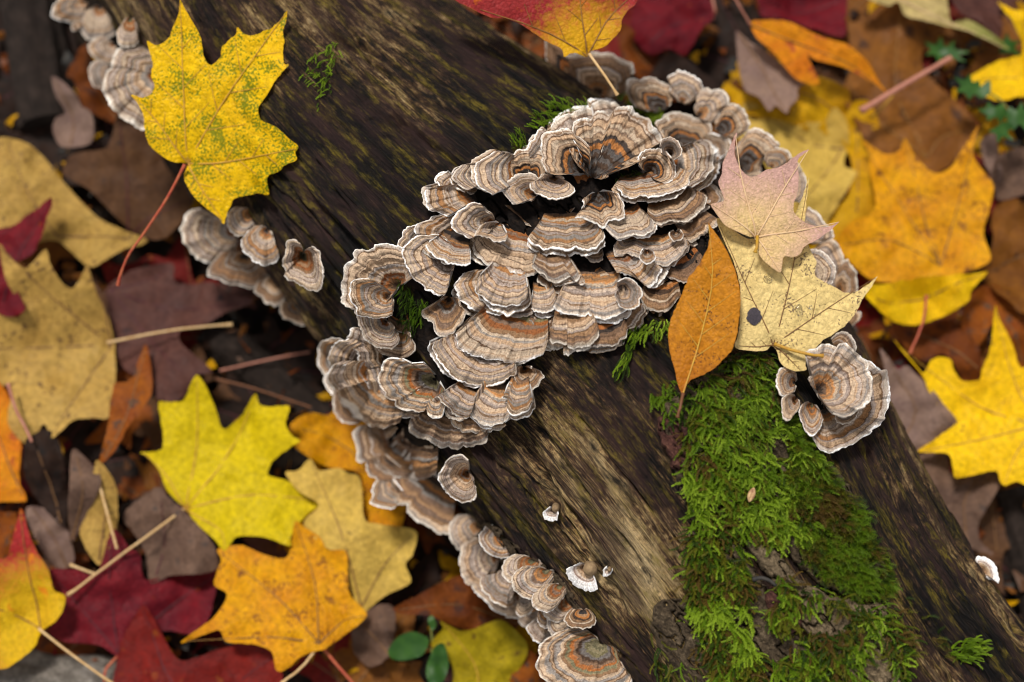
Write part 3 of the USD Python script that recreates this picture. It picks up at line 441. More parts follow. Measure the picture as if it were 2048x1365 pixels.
L|B|P -9 .4 .12|492 510|420 530 416 549 424 558 438 560 449 567 461 571 477 571 493 576 509 576 525 571 532 558 547 553 549 538|long grey-brown bracket beneath the pale many-striped fan
L|B|P -8 .4 .12|554 556|512 568 510 584 521 593 530 604 544 611 556 611 567 602 576 588 574 572|plain brownish bracket second from the bottom of its cluster
L|B|P -12 .4 .1|592 612|562 604 560 624 568 636 585 645 605 650 624 648|blurred brown bracket lowest in the cluster under the speckled leaf
L|L|P -16 .4 .1|648 650|612 640 622 655 630 668 641 680 655 690 662 678|pale edge of bracket low on the shaded flank, left of the heap
L|!V|S 1 17|606 508|588 482 574 484 572 505 566 519 565 532 572 541 569 551 577 560 590 567 604 574 618 581 637 582 644 571 647 555 646 541 642 523 639 506 628 497|lone domed orange and olive bracket on the bare flank
T|L|P -10 .4 .1|172 4|118 -6 113 4 105 11 105 21 103 32 113 39 126 42 140 44 154 44 166 40 173 22|upper left corner bracket, cream and orange, cut by the frame
T|O|P -4 .4 .1|202 12|157 54 164 65 171 76 186 79 203 79 217 76 228 66 235 35|orange and grey bracket above the white-edged pair
T|B|P -12 .4 .1|168 46|144 48 143 56 147 61 153 62 160 56|crumb-sized tan bracket between the two corner ones
T|V|P 4 .4 .1|262 36|244 46 233 62 233 80 240 90 256 93 270 90 277 82 276 66|olive-green bracket above the big striped one by the speckled leaf
T|L|P -10 .4 .1|228 90|190 78 177 92 180 105 190 115 203 123 215 127 228 124|upper of two grey brackets with furry white edges
T|L|P -16 .4 .1|226 148|190 123 178 138 180 158 186 170 200 177 212 180|lower of two grey brackets with furry white edges
T|L|P -2 .4 .12|318 150|300 96 289 93 277 90 265 95 249 95 228 104 226 119 222 134 210 146 205 163 203 181 214 197 221 211 231 223 242 232 256 240 273 253 289 259 306 244|big cream striped bracket half covered by the speckled leaf
N|D|P 2 .2 .05|1322 222|1256 188 1254 175 1256 161 1269 157 1283 159 1291 155 1306 155 1318 161 1328 167 1340 169 1345 178|bracket with a slate-grey centre behind the rosette
N|B|P -6 .2 .05|1196 188|1130 114 1142 110 1170 106 1200 104 1225 109 1250 124 1264 130 1268 145 1258 160 1256 186|tan blurred bracket behind the stalk of the flame-coloured leaf
N|R|P -10 .2 .05|1152 168|1092 78 1112 84 1140 98 1165 116 1178 140|rusty bracket in the shade under the flame-coloured leaf
N|L|P 3 .2 .05|1364 206|1340 168 1334 159 1338 151 1349 148 1357 142 1373 145 1384 151 1396 159 1404 171 1407 181 1398 190 1388 202|tall pale bracket farthest back on the rim
N|O|P 4 .2 .05|1396 234|1392 208 1392 192 1400 181 1414 177 1425 181 1439 178 1449 185 1457 196 1457 208 1445 220 1436 238|two-humped bracket with orange folds, second from the back
N|D|P 5 .2 .05|1436 264|1438 232 1447 219 1457 209 1474 208 1486 218 1494 232 1498 249 1494 263 1480 272|pale grey scroll-like bracket behind the tip of the pink leaf
N|D|P 2 .2 .05|1484 336|1482 280 1490 268 1500 259 1513 255 1527 263 1543 273 1554 284 1560 292 1548 302 1528 325 1522 345|bracket with a dark grey pool beside the pink leaf's upper tip
N|L|P 5 .2 .05|1542 336|1530 310 1533 298 1549 296 1562 296 1576 302 1584 314 1580 324 1566 332|double-rolled pale bracket touching the pink leaf's right tip
N|L|P -2 .2 .05|1572 372|1588 322 1600 334 1610 350 1613 375 1608 396 1596 404|grey bracket edge just right of the pink leaf
N|O|P 2 .3 .05|1512 368|1486 350 1492 343 1506 341 1520 342 1526 352|cream sliver in the pink leaf's notch
E|L|P 0 .2 .05|1604 474|1606 430 1612 420 1617 415 1628 422 1639 430 1648 444 1659 452 1666 463 1665 477 1648 484|bracket crossed by the pink leaf's lowest right tip
E|L|P 0 .2 .05|1622 540|1640 486 1652 480 1665 479 1676 488 1683 503 1690 521 1692 538 1690 556 1685 573 1683 588 1660 594|tall layered bracket on the pale leaf's upper right edge
E|O|P 6 .2 .05|1612 560|1608 505 1620 499 1640 500 1658 512 1672 532 1670 550 1662 572 1648 584|striped bracket in front of the tall layered one
E|B|P -8 .2 .05|1676 582|1684 528 1690 522 1698 522 1702 533 1714 545 1712 555 1716 572 1712 588|brown knobbly bracket at the pale leaf's far tip
E|B|P -4 .2 .05|1678 644|1690 634 1701 628 1715 623 1723 628 1716 644 1700 656|narrow bracket end under the pale leaf's right side
E|B|P -3 .2 .05|1666 704|1658 682 1672 668 1686 662 1700 670 1712 690 1708 706|brown bracket between the pale leaf and the shell-like rosette
Q|O|S 12 32|1634 782|1622 742 1609 732 1609 714 1621 702 1639 693 1656 690 1674 694 1676 691 1691 688 1703 696 1717 710 1730 722 1738 738 1744 763 1742 784 1736 802 1724 816 1707 827 1687 832 1668 827 1659 819 1662 806|main shell of the small rosette, whorled round an orange eye
Q|O|S 0 14|1646 818|1712 706 1726 716 1746 728 1760 740 1774 741 1775 763 1779 792 1777 814 1769 837 1754 855 1738 868 1717 880 1701 894 1681 900 1672 901 1660 905 1644 901 1629 888 1622 872|wide outer ring bracket of the small rosette
Q|L|S 8 20|1690 816|1670 830 1674 845 1690 849 1705 843 1716 830 1720 818|little bracket squeezed between the two shells
Q|O|S 9 17|1590 766|1578 733 1562 738 1554 752 1554 772 1562 790 1574 792|dark strip-like bracket left of the small rosette's hub
Q|O|S 9 18|1594 795|1566 796 1562 804 1563 822 1568 838 1578 842 1590 828|rust-banded strip bracket touching the moss
Q|V|S 9 18|1624 806|1600 818 1598 832 1606 850 1614 866 1626 872 1640 858|grooved bracket linking the moss and the outer ring
M|W|S 3 7|1108 1018|1092 1019 1085 1025 1084 1031 1089 1039 1103 1042 1114 1041 1116 1030|upper small white-rimmed bracket on a stubby stalk
M|W|S 4 9|1172 1132|1146 1132 1136 1136 1133 1145 1140 1162 1157 1176 1173 1182 1194 1180 1192 1162 1186 1146|larger white-rimmed bracket on a round stalk
M|W|S 0 4|1219 1137|1211 1136 1205 1142 1206 1151 1213 1154 1220 1150 1224 1142|tiniest white bud beside the larger white-rimmed bracket
M|W|P 0 .4 .1|1962 1140|1955 1112 1975 1117 1990 1130 1999 1155 1997 1167 1985 1161|white bracket on the far lower edge of the log
"""
# ---------------------------------------------------------------- ground
def ground():
    x = np.r_[-30, -8, -2, np.linspace(-.8, .8, 110), 2, 8, 30]
    X, Y = np.meshgrid(x, x + .05, indexing='ij')
    P = np.stack([X, Y, 0 * X], -1).reshape(-1, 3)
    near = np.exp(-(np.linalg.norm(P[:, :2], axis=1) / .9) ** 4)
    P[:, 2] = -.012 + near * (.020 * (meshkit.fbm(P * 22, 4, 3) - .5))
    tag(obj('ground', (P, grid_faces(len(x), len(x))), 'soil'), kind='structure')
ground()

# ---------------------------------------------------------------- the log
def log_point(s, phi, h):
    o, r = log_s(s)
    return A0 + s[..., None] * AX + (o + (r + h) * np.sin(phi))[..., None] * SID + ((r + h) * np.cos(phi))[..., None] * UPZ
def wood_relief(s, phi):
    a = phi * .1
    q = lambda fs, fa, k: np.stack([s * fs, a * fa, np.full_like(s, k)], -1)
    g = meshkit.fbm(q(18, 330, 1.3), 4, 5) - .5                         # grain
    wv = meshkit.fbm(q(9, 28, 4.1), 3, 9) - .5                          # hollows and swells
    crack = np.clip(1 - np.abs(meshkit.fbm(q(4.5, 62, 8.8), 4, 21) - .5) / .03, 0, 1) * np.clip((meshkit.noise(q(9, 34, 2.2), 33) - .42) / .2, 0, 1)
    fib = meshkit.noise(q(30, 1100, 6.6), 14) - .5
    ridge = np.abs(meshkit.fbm(q(10, 120, 3.9), 4, 41) - .5)
    fl = np.clip((meshkit.fbm(q(60, 260, 5.5), 3, 51) - .52) / .04, 0, 1)     # loose flakes
    return .0042 * g + .009 * wv - .0065 * crack + .0010 * fib - .006 * np.clip(.07 - ridge, 0, 1) / .07 * .45 + .0009 * fl
def stain(px, along, across, amt):
    """a worn, stained or darkened patch of the wood: where, how long and wide in metres, how pale (+) or dark (-)"""
    p, n = trace(np.array(px, float)); return (p - A0) @ AX, math.atan2(n @ SID, n[2]) * .092, along, across, amt
TONE_PATCHES = [stain((1150, 960), .075, .022, .125), stain((1270, 1170), .06, .016, .10), stain((1700, 1060), .11, .008, .10), stain((770, 200), .07, .018, .02), stain((900, 330), .06, .012, .03), stain((470, 60), .05, .02, -.02),
          stain((1110, 1190), .08, .013, -.10), stain((620, 440), .05, .03, -.07), stain((1020, 200), .06, .02, -.07), stain((1830, 1080), .10, .016, -.06), stain((1880, 1250), .08, .014, -.05), stain((1180, 1260), .06, .02, -.08), stain((700, 560), .04, .02, -.05), stain((1100, 450), .11, .055, -.16), stain((850, 740), .08, .03, -.12), stain((1620, 560), .06, .03, -.08)]  # last three darken the wood beneath the rosette, heap and pale leaf
def build_log():
    t = thing('fallen_log', 'dark weathered fallen log covered in bracket fungi and moss, lying across the leaf litter', 'log')
    ss = np.arange(-.42, .36, .0010)
    ph = np.r_[np.linspace(-np.pi, -1.75, 24, endpoint=False), np.arange(-1.75, 1.75, .0011 / .092), np.linspace(1.75, np.pi, 24)]
    ph[-1] = np.pi
    S, P = np.meshgrid(ss, ph, indexing='ij')
    fade = np.clip((np.pi - np.abs(P)) / .6, 0, 1)
    V = log_point(S, P, wood_relief(S, P) * fade)
    UV = np.stack([S * 10, P * .92], -1)
    n0 = len(ss) * len(ph)
    ends = np.array([A0 + ss[0] * AX + log_s(ss[0])[0] * SID, A0 + ss[-1] * AX + log_s(ss[-1])[0] * SID])
    m = len(ph); F = [grid_faces(len(ss), m)]
    F.append(np.array([(n0, j, j + 1) for j in range(m - 1)])); F.append(np.array([(n0 + 1, n0 - m + j + 1, n0 - m + j) for j in range(m - 1)]))
    w = obj('wood', (np.vstack([V.reshape(-1, 3), ends]), np.vstack(F)), 'old_wood', t, uv=np.vstack([UV.reshape(-1, 2), [[0, 0], [0, 0]]]))
    tone = np.zeros(V.shape[:2]); xs, xp = (V - A0) @ AX, P * .092
    for s0, a0, ls, la, amt in TONE_PATCHES:
        tone += amt * np.exp(-((xs - s0) / ls) ** 2 - ((xp - a0) / la) ** 2)
    UsdGeom.PrimvarsAPI(UsdGeom.Mesh(w)).CreatePrimvar('tone', Sdf.ValueTypeNames.FloatArray, 'vertex').Set(Vt.FloatArray.FromNumpy(np.r_[tone.reshape(-1), 0, 0].astype(np.float32)))
    return t
LOG = build_log()

# ---------------------------------------------------------------- bark plates left on the log, plus dark sheets of painted shade
BARK = {
 'a': ([(1490, 1078), (1530, 1085), (1580, 1130), (1620, 1170), (1700, 1200), (1765, 1207), (1778, 1230), (1800, 1260), (1812, 1300), (1802, 1340), (1815, 1400), (1720, 1400), (1668, 1330), (1608, 1262), (1568, 1195), (1515, 1130)], .0072, 'bark_tan', 'pale tan ridge of bark with patchy moss'),
 'b': ([(1318, 842), (1350, 790), (1400, 755), (1480, 700), (1545, 720), (1580, 830), (1640, 900), (1690, 960), (1730, 1040), (1772, 1130), (1770, 1200), (1700, 1192), (1625, 1158), (1585, 1122), (1532, 1077), (1490, 1068), (1440, 1082), (1385, 1045), (1350, 950)], .0062, 'bark_brown', 'large bark plate under the dense moss'),
 'c': ([(1378, 1060), (1440, 1092), (1484, 1084), (1508, 1140), (1552, 1210), (1600, 1275), (1655, 1338), (1700, 1400), (1440, 1400), (1425, 1300), (1395, 1220), (1372, 1130)], .0058, 'bark_brown', 'long bark strip under feathery moss'),
 'd': ([(1308, 1212), (1348, 1195), (1392, 1230), (1414, 1310), (1428, 1400), (1380, 1400), (1340, 1335), (1308, 1275)], .0055, 'bark_brown', 'crumbling lump of bark at the lower edge'),
 'e': ([(1522, 1190), (1562, 1168), (1598, 1198), (1606, 1250), (1580, 1268), (1548, 1245)], .0098, 'bark_red', 'reddish flake of bark'),
 'f': ([(1312, 838), (1340, 832), (1372, 850), (1376, 885), (1392, 930), (1360, 950), (1330, 900)], .0085, 'bark_red', 'dark reddish knob of bark'),
 'g': ([(905, 385), (960, 350), (1060, 305), (1180, 285), (1300, 300), (1395, 330), (1440, 420), (1420, 530), (1340, 600), (1250, 630), (1100, 655), (960, 640), (905, 560), (868, 500), (862, 440)], .0030, 'shade_black', 'added black sheet painting in the shade in the hollow of the rosette'),
 'h': ([(790, 590), (850, 580), (930, 620), (970, 690), (1040, 740), (1050, 790), (980, 850), (900, 850), (850, 900), (800, 880), (760, 820), (720, 770), (700, 720), (730, 660)], .0026, 'shade_black', 'added blackish sheet painting in the shade under the heap'),
}
BARK['i'] = ([(965, 1045), (1000, 1062), (1060, 1105), (1120, 1155), (1160, 1205), (1195, 1240), (1160, 1262), (1110, 1255), (1065, 1225), (1010, 1185), (965, 1130)], .0040, 'bark_brown', 'brown crust of old fungus along the lower edge')
BARK_FIELDS = []
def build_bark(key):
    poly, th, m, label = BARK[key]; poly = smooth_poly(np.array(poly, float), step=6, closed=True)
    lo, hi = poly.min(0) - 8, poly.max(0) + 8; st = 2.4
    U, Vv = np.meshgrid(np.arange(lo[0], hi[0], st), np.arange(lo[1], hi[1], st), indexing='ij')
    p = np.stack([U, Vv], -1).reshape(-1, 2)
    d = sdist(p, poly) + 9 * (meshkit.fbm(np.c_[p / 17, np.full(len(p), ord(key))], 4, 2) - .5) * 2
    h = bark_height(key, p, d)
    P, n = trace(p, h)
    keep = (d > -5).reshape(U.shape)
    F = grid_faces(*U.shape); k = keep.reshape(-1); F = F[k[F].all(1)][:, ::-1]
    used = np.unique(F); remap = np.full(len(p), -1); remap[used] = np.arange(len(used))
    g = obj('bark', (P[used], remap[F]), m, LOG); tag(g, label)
    BARK_FIELDS.append((key, poly))
def bark_height(key, p, d):
    th = BARK[key][1]
    q = np.c_[p, np.full(len(p), 5.0 * ord(key))]
    along, across = (p - org) @ axd, (p - org) @ axn
    ridge = meshkit.fbm(np.c_[along / 70, across / 17, q[:, 2]], 4, 7) - .5
    lump = meshkit.fbm(np.c_[along / 13, across / 6, q[:, 2]], 4, 8) - .5
    crack = np.clip(1 - np.abs(meshkit.fbm(np.c_[along / 60, across / 26, q[:, 2]], 3, 17) - .5) / .03, 0, 1)
    body = th * (1 + 1.0 * ridge + .6 * lump) - .0065 * crack
    return np.where(d < 0, -.0035 + .0012 * d, -.001 + body * np.clip(d / 5, 0, 1) ** .5)
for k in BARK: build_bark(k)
def top_height(p):
    """height above the bare log of whatever bark lies at these pixels"""
    h = np.zeros(len(p))
    for key, poly in BARK_FIELDS:
        d = sdist(p, poly); h = np.where(d > 0, np.maximum(h, bark_height(key, p, d)), h)
    return h

# ---------------------------------------------------------------- moss
def moss_shoot(length, leaves, lw, ll, curve, r, spread=1.0):
    """a feathery shoot along +x, made of many small pointed leaves"""
    v, f = [], []
    t = np.linspace(0, 1, 7); path = np.stack([t * length, curve * np.sin(t * 2.2) * length * .25, .16 * length * np.sin(t * np.pi * .8)], 1)
    tb = tube(path, np.linspace(.00022, .0001, 7), 3); v.append(tb.vertices); f.append(tb.faces); n = len(tb.vertices)
    for i in range(leaves):
        u = (i + r.random()) / leaves; c = np.array([np.interp(u, t, path[:, k]) for k in range(3)])
        ang = i * 2.4 + r.uniform(-.4, .4); side = np.array([0, np.cos(ang), abs(np.sin(ang)) * .9 - .1])
        d = unit(np.array([1.0, 0, 0]) * r.uniform(.55, 1.0) + spread * side * r.uniform(.6, 1.0)); w = unit(np.cross(d, [0, .3, 1.0]))
        L = ll * (1.0 - .45 * u) * r.uniform(.75, 1.2); W = lw * (1 - .3 * u)
        q = np.array([c, c + d * L * .4 + w * W, c + d * L + np.array([0, 0, .12 * L]), c + d * L * .4 - w * W, c + d * L * .45 - np.array([0, 0, W * .8])])
        v.append(q); f.append(np.array([(0, 1, 4), (1, 2, 4), (0, 4, 3), (4, 2, 3)]) + n); n += 5
    return np.vstack(v), np.vstack(f)
def frame_for(x, n):
    x = unit(x); y = unit(np.cross(n, x)); z = np.cross(x, y); return x, y, z
mr = np.random.default_rng(5)
PROTO = {'feather': [moss_shoot(.0100, 60, .00022, .0018, c, mr) for c in (-.8, 0, .9)],
         'fine': [moss_shoot(.0072, 40, .00013, .0026, c, mr, 1.6) for c in (-.6, .7)]}
def moss_instances(polys, holes=.42):
    """(pixel, kind, tone) for a ragged carpet"""
    out = []
    for poly, n, kind, tones, bias in polys:
        poly = smooth_poly(np.array(poly, float), step=8, closed=True); lo, hi = poly.min(0), poly.max(0)
        p = mr.uniform(lo - 10, hi + 10, (n * 4, 2)); d = sdist(p, poly) + 26 * (meshkit.fbm(np.c_[p / 30, np.zeros(len(p))], 3, 4) - .5)
        m = meshkit.fbm(np.c_[p / 46, np.full(len(p), 3.3)], 4, 12)
        p = p[(d > 0) & (m + mr.uniform(-.05, .05, len(p)) > bias)][:n]
        tn = meshkit.fbm(np.c_[p / 38, np.full(len(p), 9.1)], 3, 31) + mr.uniform(-.16, .16, len(p))
        for q, x in zip(p, tn): out.append((q, kind, tones[int(np.clip((x - .22) / .56 * len(tones), 0, len(tones) - 1))]))
    return out
DD, BG, GR, OL, DK = 'moss_dead', 'moss_bright', 'moss_green', 'moss_olive', 'moss_dark'
carpet = moss_instances([
    ([(1395, 765), (1470, 702), (1535, 718), (1570, 800), (1612, 885), (1640, 930), (1650, 1000), (1600, 1060), (1500, 1080), (1400, 1050), (1365, 960), (1370, 860)], 2500, 'feather', [DD, DK, OL, GR, GR, GR, BG, BG], .41),
    ([(1590, 860), (1650, 930), (1705, 1000), (1745, 1075), (1782, 1150), (1775, 1195), (1690, 1185), (1620, 1130), (1590, 1060), (1570, 950)], 2100, 'fine', [DD, OL, DK, OL, GR, GR], .33),
    ([(1385, 1060), (1440, 1080), (1485, 1095), (1490, 1170), (1500, 1260), (1555, 1400), (1440, 1400), (1410, 1290), (1380, 1180)], 1900, 'feather', [DD, DK, OL, GR, BG, BG], .38),
    ([(1560, 1150), (1700, 1195), (1780, 1215), (1815, 1300), (1810, 1400), (1600, 1400), (1540, 1290)], 1000, 'feather', [DD, DK, OL, GR, BG], .47),
    ([(1305, 1215), (1390, 1225), (1425, 1400), (1330, 1400)], 90, 'feather', [DK, OL, GR], .56),
    ([(1300, 770), (1400, 740), (1400, 830), (1330, 840)], 80, 'feather', [DK, GR, GR], .45),
    ([(1790, 1195), (1850, 1230), (1920, 1310), (1960, 1390), (1880, 1390), (1810, 1290)], 40, 'fine', [DK, OL], .58)])
def moss_carpet():
    inst = UsdGeom.PointInstancer.Define(stage, '/World/moss'); tag(inst.GetPrim(), 'green feathery moss carpeting the bark on the lower right of the log', 'moss', kind='stuff')
    protos, index = [], {}
    for kind, shapes in PROTO.items():
        for m in (DD, BG, GR, OL, DK):
            for j, (v, f) in enumerate(shapes):
                pr = usdkit.mesh(stage, f'/World/moss/shoot_{len(protos):03d}', (v, f), M(m), smooth=False)
                index[(kind, m, j)] = len(protos); protos.append(pr.GetPath())
    inst.CreatePrototypesRel().SetTargets(protos)
    px = np.array([c[0] for c in carpet]); P, n = trace(px, top_height(px) - .0006)
    idx, quat, sc = [], [], []
    down = -UPV
    for (q, kind, m), nn in zip(carpet, n):
        idx.append(index[(kind, m, mr.integers(len(PROTO[kind])))])
        tdir = down - (down @ nn) * nn; side = np.cross(nn, unit(tdir)); a = mr.normal(.15, .75)
        x = np.cos(a) * unit(tdir) + np.sin(a) * side + nn * (mr.uniform(.0, .7) if kind == 'feather' else mr.uniform(.5, 1.6))
        X, Y, Z = frame_for(x, nn); R = Gf.Matrix3d(*map(float, (*X, *Y, *Z))); g = R.ExtractRotation().GetQuat(); i = g.GetImaginary()
        quat.append(Gf.Quath(g.GetReal(), *i)); s = mr.uniform(.6, 1.25); sc.append(Gf.Vec3f(s, s, s))
    inst.CreateProtoIndicesAttr(Vt.IntArray(idx)); inst.CreatePositionsAttr(Vt.Vec3fArray.FromNumpy(P.astype(np.float32)))
    inst.CreateOrientationsAttr(Vt.QuathArray(quat)); inst.CreateScalesAttr(Vt.Vec3fArray(sc))
moss_carpet()
def moss_tuft(label, poly, n, tones, aim, lift=.5, h=.0, size=1.0, spread=.8, edge=False):
    """a tuft one could pick off: its shoots, joined; aim = picture direction of the shoots"""
    poly = smooth_poly(np.array(poly, float), step=6, closed=True); lo, hi = poly.min(0), poly.max(0)
    p = mr.uniform(lo, hi, (n * 8, 2)); p = p[sdist(p, poly) > 0][:n]; P, nn = trace(p, h)
    aim = np.array(aim, float); w = unit(aim[0] * RIGHT - aim[1] * UPV)
    by = {}
    for i in range(len(p)):
        v, f = PROTO['feather'][mr.integers(3)]; x = w + nn[i] * mr.uniform(0, lift) + spread * mr.normal(size=3) * .45
        R = np.stack(frame_for(x, nn[i])); by.setdefault(tones[mr.integers(len(tones))], []).append((v * size * mr.uniform(.6, 1.1) @ R + P[i], f))
    t = thing('moss_tuft', label, 'moss tuft', P.mean(0), 'separate tufts of moss on the log')
    for m, parts in by.items():
        off = np.cumsum([0] + [len(v) for v, _ in parts[:-1]])
        obj('shoots', (np.vstack([v for v, _ in parts]), np.vstack([f + o for (_, f), o in zip(parts, off)])), m, t, smooth=False, loc=P.mean(0))
moss_tuft('bright green moss tuft alone on bare wood right of the speckled leaf', [(618, 112), (668, 82), (680, 95), (668, 130), (664, 165), (655, 200), (640, 210), (636, 180), (612, 150)], 90, [BG, BG, GR], (-.2, .5), 1.2, size=.72)
moss_tuft('bright moss tuft spreading left from behind the rosette', [(1060, 245), (1090, 218), (1130, 203), (1180, 207), (1175, 222), (1110, 250), (1075, 262)], 120, [BG, BG, GR], (-.8, -.1), 1.0, h=.003, size=.7)
moss_tuft('small bright moss tuft between the wood and the rosette, below the larger tuft', [(1022, 290), (1032, 268), (1045, 270), (1058, 292), (1040, 304)], 36, [BG, GR], (-.3, -.4), 1.0, h=.003, size=.55)
moss_tuft('bright moss tuft at the back of the rosette near the slate-centred bracket', [(1232, 200), (1262, 196), (1290, 210), (1318, 236), (1322, 262), (1300, 252), (1270, 224)], 110, [BG, BG, GR], (.1, -.6), 1.2, h=.005, size=.62)
moss_tuft('dark moss cushion in the pocket inside the ear-like fan', [(800, 545), (815, 560), (830, 590), (858, 605), (846, 640), (826, 668), (806, 650), (800, 600)], 170, [DK, DK, GR], (0, .5), 1.0, h=.004, size=.55)
moss_tuft('dark moss cushion under the funnel bracket of the rosette', [(1228, 352), (1262, 338), (1282, 346), (1262, 362), (1236, 368)], 50, [DK, GR], (0, .4), 1.0, h=.006, size=.5)
moss_tuft('feathery moss sprays hanging below the rosette left of the oval leaf', [(1262, 650), (1300, 640), (1345, 640), (1330, 665), (1290, 668), (1270, 690), (1262, 720), (1248, 750), (1238, 730), (1250, 690)], 80, [GR, BG, DK], (-.35, .9), .4, h=.002, size=.85, spread=.5)
moss_tuft('spiky moss tuft on dark wood in the lower right corner', [(1895, 1300), (1920, 1282), (1945, 1278), (1965, 1300), (1940, 1322), (1915, 1325)], 90, [GR, BG, GR], (.3, .1), 1.2, size=.85, spread=1.4)
# ---------------------------------------------------------------- bracket fungi
fr = np.random.default_rng(77)
STALKS = {'upper small white': (1112, 1014, 7.5), 'larger white-rimmed': (1181, 1133, 14), 'tiniest white': (1219, 1136, 4.5)}
def bracket(line, k, under=None):
    group, kind, mode, base, pts, label = line.split('|')
    base = np.array(base.split(), float); pts = np.array(pts.split(), float).reshape(-1, 2)
    mode = mode.split()
    if group == 'S' and len(pts) < 9: base, pts = base + (pts.mean(0) - base) * -.25, pts + (pts - pts.mean(0)) * .40
    prm = [float(x) for x in mode[1:]]
    # a tiered bracket reaches back under the tier above it
    lone = kind[0] == '!'; kind = kind.lstrip('!'); ext = 0.0
    if group in 'RW' and mode[0] == 'S' and kind != 'D' and not lone: ext = .28 if kind[0] == '~' or (group == 'W' and prm[1] <= 10) else .62
    if under:                                                     # the thinner tier that shows below its rim
        mid = pts[len(pts) // 4: -max(1, len(pts) // 4)].mean(0) - base; mu = unit(mid); sd_ = fr.uniform(-12, 12)
        pts = pts + mu * fr.uniform(5, 11) + np.array([-mu[1], mu[0]]) * sd_; prm = [prm[0] - 3, prm[1] - fr.uniform(5.5, 7.5)]; k = k + 211
    kind = kind.lstrip('~'); b0 = base; base = base - (pts[len(pts) // 4: -max(1, len(pts) // 4)].mean(0) - base) * ext
    # the sides curl back to the attachment
    side = np.sign(sum(np.cross(a - base, b - base) for a, b in zip(pts[:-1], pts[1:]))) or 1
    def turned(v, deg): c, s_ = math.cos(math.radians(deg)), math.sin(math.radians(deg)); return np.array([v[0] * c - v[1] * s_, v[0] * s_ + v[1] * c])
    v0, v1 = pts[0] - base, pts[-1] - base
    if not ext: pts = np.vstack([base + turned(v0, -30 * side) * .38, base + turned(v0, -19 * side) * .70, pts, base + turned(v1, 19 * side) * .70, base + turned(v1, 30 * side) * .38])
    length = np.linalg.norm(np.diff(pts, axis=0), axis=1).sum()
    na = int(np.clip(length / 1.7, 46, 230)); rim = smooth_poly(pts, na)
    # seen from the attachment the margin only ever turns one way
    if not ext:
     ang = np.unwrap(np.arctan2(*(rim - base).T[::-1])); turn = np.sign(ang[-1] - ang[0]) or 1; top = np.maximum.accumulate(ang * turn)
     ok = np.r_[True, (ang * turn)[1:] > top[:-1] + .002]; rim = smooth_poly(rim[ok][::max(1, ok.sum() // 60)], na)
    ua = unit(rim[na // 4: -na // 4].mean(0) - b0); wa = np.array([-ua[1], ua[0]])
    wq = (rim - b0) @ wa; wd = 1 if wq[-1] > wq[0] else -1; wq = np.linspace(wd * (wq * wd).min(), wd * (wq * wd).max(), na)
    inner = base + (wq * (.58 if ext else 0))[:, None] * wa              # it is attached along a line, not at a point
    rad = np.linalg.norm(rim - inner, axis=1); size = rad.mean()
    nr = int(np.clip(size / 2.1, 16, 46))
    a = np.r_[0, np.cumsum(np.linalg.norm(np.diff(rim, axis=0), axis=1))]
    sc = max(.35, min(1, size / 70))
    # lobes of the margin, then its fine frill
    lobe = meshkit.noise(np.c_[a / 15, np.full(na, 3.1 * k), np.zeros(na)], 3) - .5
    frill = meshkit.noise(np.c_[a / 4.2, np.full(na, 7.7 * k), np.zeros(na)], 4) - .5
    out = unit(rim - inner)
    t = np.linspace(0, 1, nr + 1) ** .92
    T, _ = np.meshgrid(t, a, indexing='ij')
    px = inner[None] + (rim - inner)[None] * T[..., None] + out[None] * ((6.5 * sc * lobe)[None] * T ** 3 + (3.4 * frill)[None] * T ** 10)[..., None]
    # folds: vertical relief in metres
    fold = meshkit.noise(np.c_[a / 24, np.full(na, 5.3 * k), np.full(na, 1.0)], 8) - .5
    pleat = meshkit.noise(np.c_[a / 8.5, np.full(na, 2.9 * k), np.full(na, 2.0)], 9) - .5
    zone = np.sin(T * fr.uniform(30, 44) + 1.6 * (meshkit.noise(np.stack([T * 4, np.broadcast_to(a / 30, T.shape), np.full_like(T, k)], -1), 5)))
    rel = sc * (.0072 * fold[None] * T ** 2.0 + .0026 * pleat[None] * T ** 1.4 + .00042 * zone * (T > .08)) - .0028 * sc * np.clip(T - .72, 0, 1) ** 2 / .28 ** 2 * .55
    if mode[0] == 'S':
        lo, hi = prm[0] / 1000, prm[1] / 1000
        h = lo - .004 * (ext > 0) + (hi - lo + .004 * (ext > 0)) * (1 - (1 - T) ** (1.7 + ext)) + rel
        P, n = trace(px, h)
    else:
        lo, w, s = prm[0] / 1000, prm[1], prm[2]
        B, n0 = trace(base, lo); C = unit(CAM - B); tip = (rim - base)[na // 4: -na // 4].mean(0)
        Tw = unit(tip[0] * RIGHT - tip[1] * UPV); nn = unit((1 - w) * C + w * UPZ - s * Tw)
        P = on_plane(px, B, nn)
        P = P + (rel + .004 * sc * np.sin(np.clip(T, 0, 1) * np.pi) )[..., None] * nn
        n = np.broadcast_to(nn, P.shape)
    du, dv = np.gradient(P, axis=0), np.gradient(P, axis=1)
    N = np.cross(du, dv); L = np.linalg.norm(N, axis=-1, keepdims=True); N = np.where(L > 1e-14, N / np.maximum(L, 1e-14), n)
    sign = np.sign((N * (CAM - P)).sum(-1).mean()) or 1; N = N * sign; N[0] = unit(n[0] + 0 * N[0])
    thick = (.0021 - .0010 * t) * (.55 + .45 * sc)
    tm = ext / (1 + ext) * .8
    flank = np.clip(np.minimum(np.arange(na), na - 1 - np.arange(na)) / (.11 * na), 0, 1); tang = unit(np.gradient(rim, axis=0)); across = np.abs(tang[:, 0] * out[:, 1] - tang[:, 1] * out[:, 0])
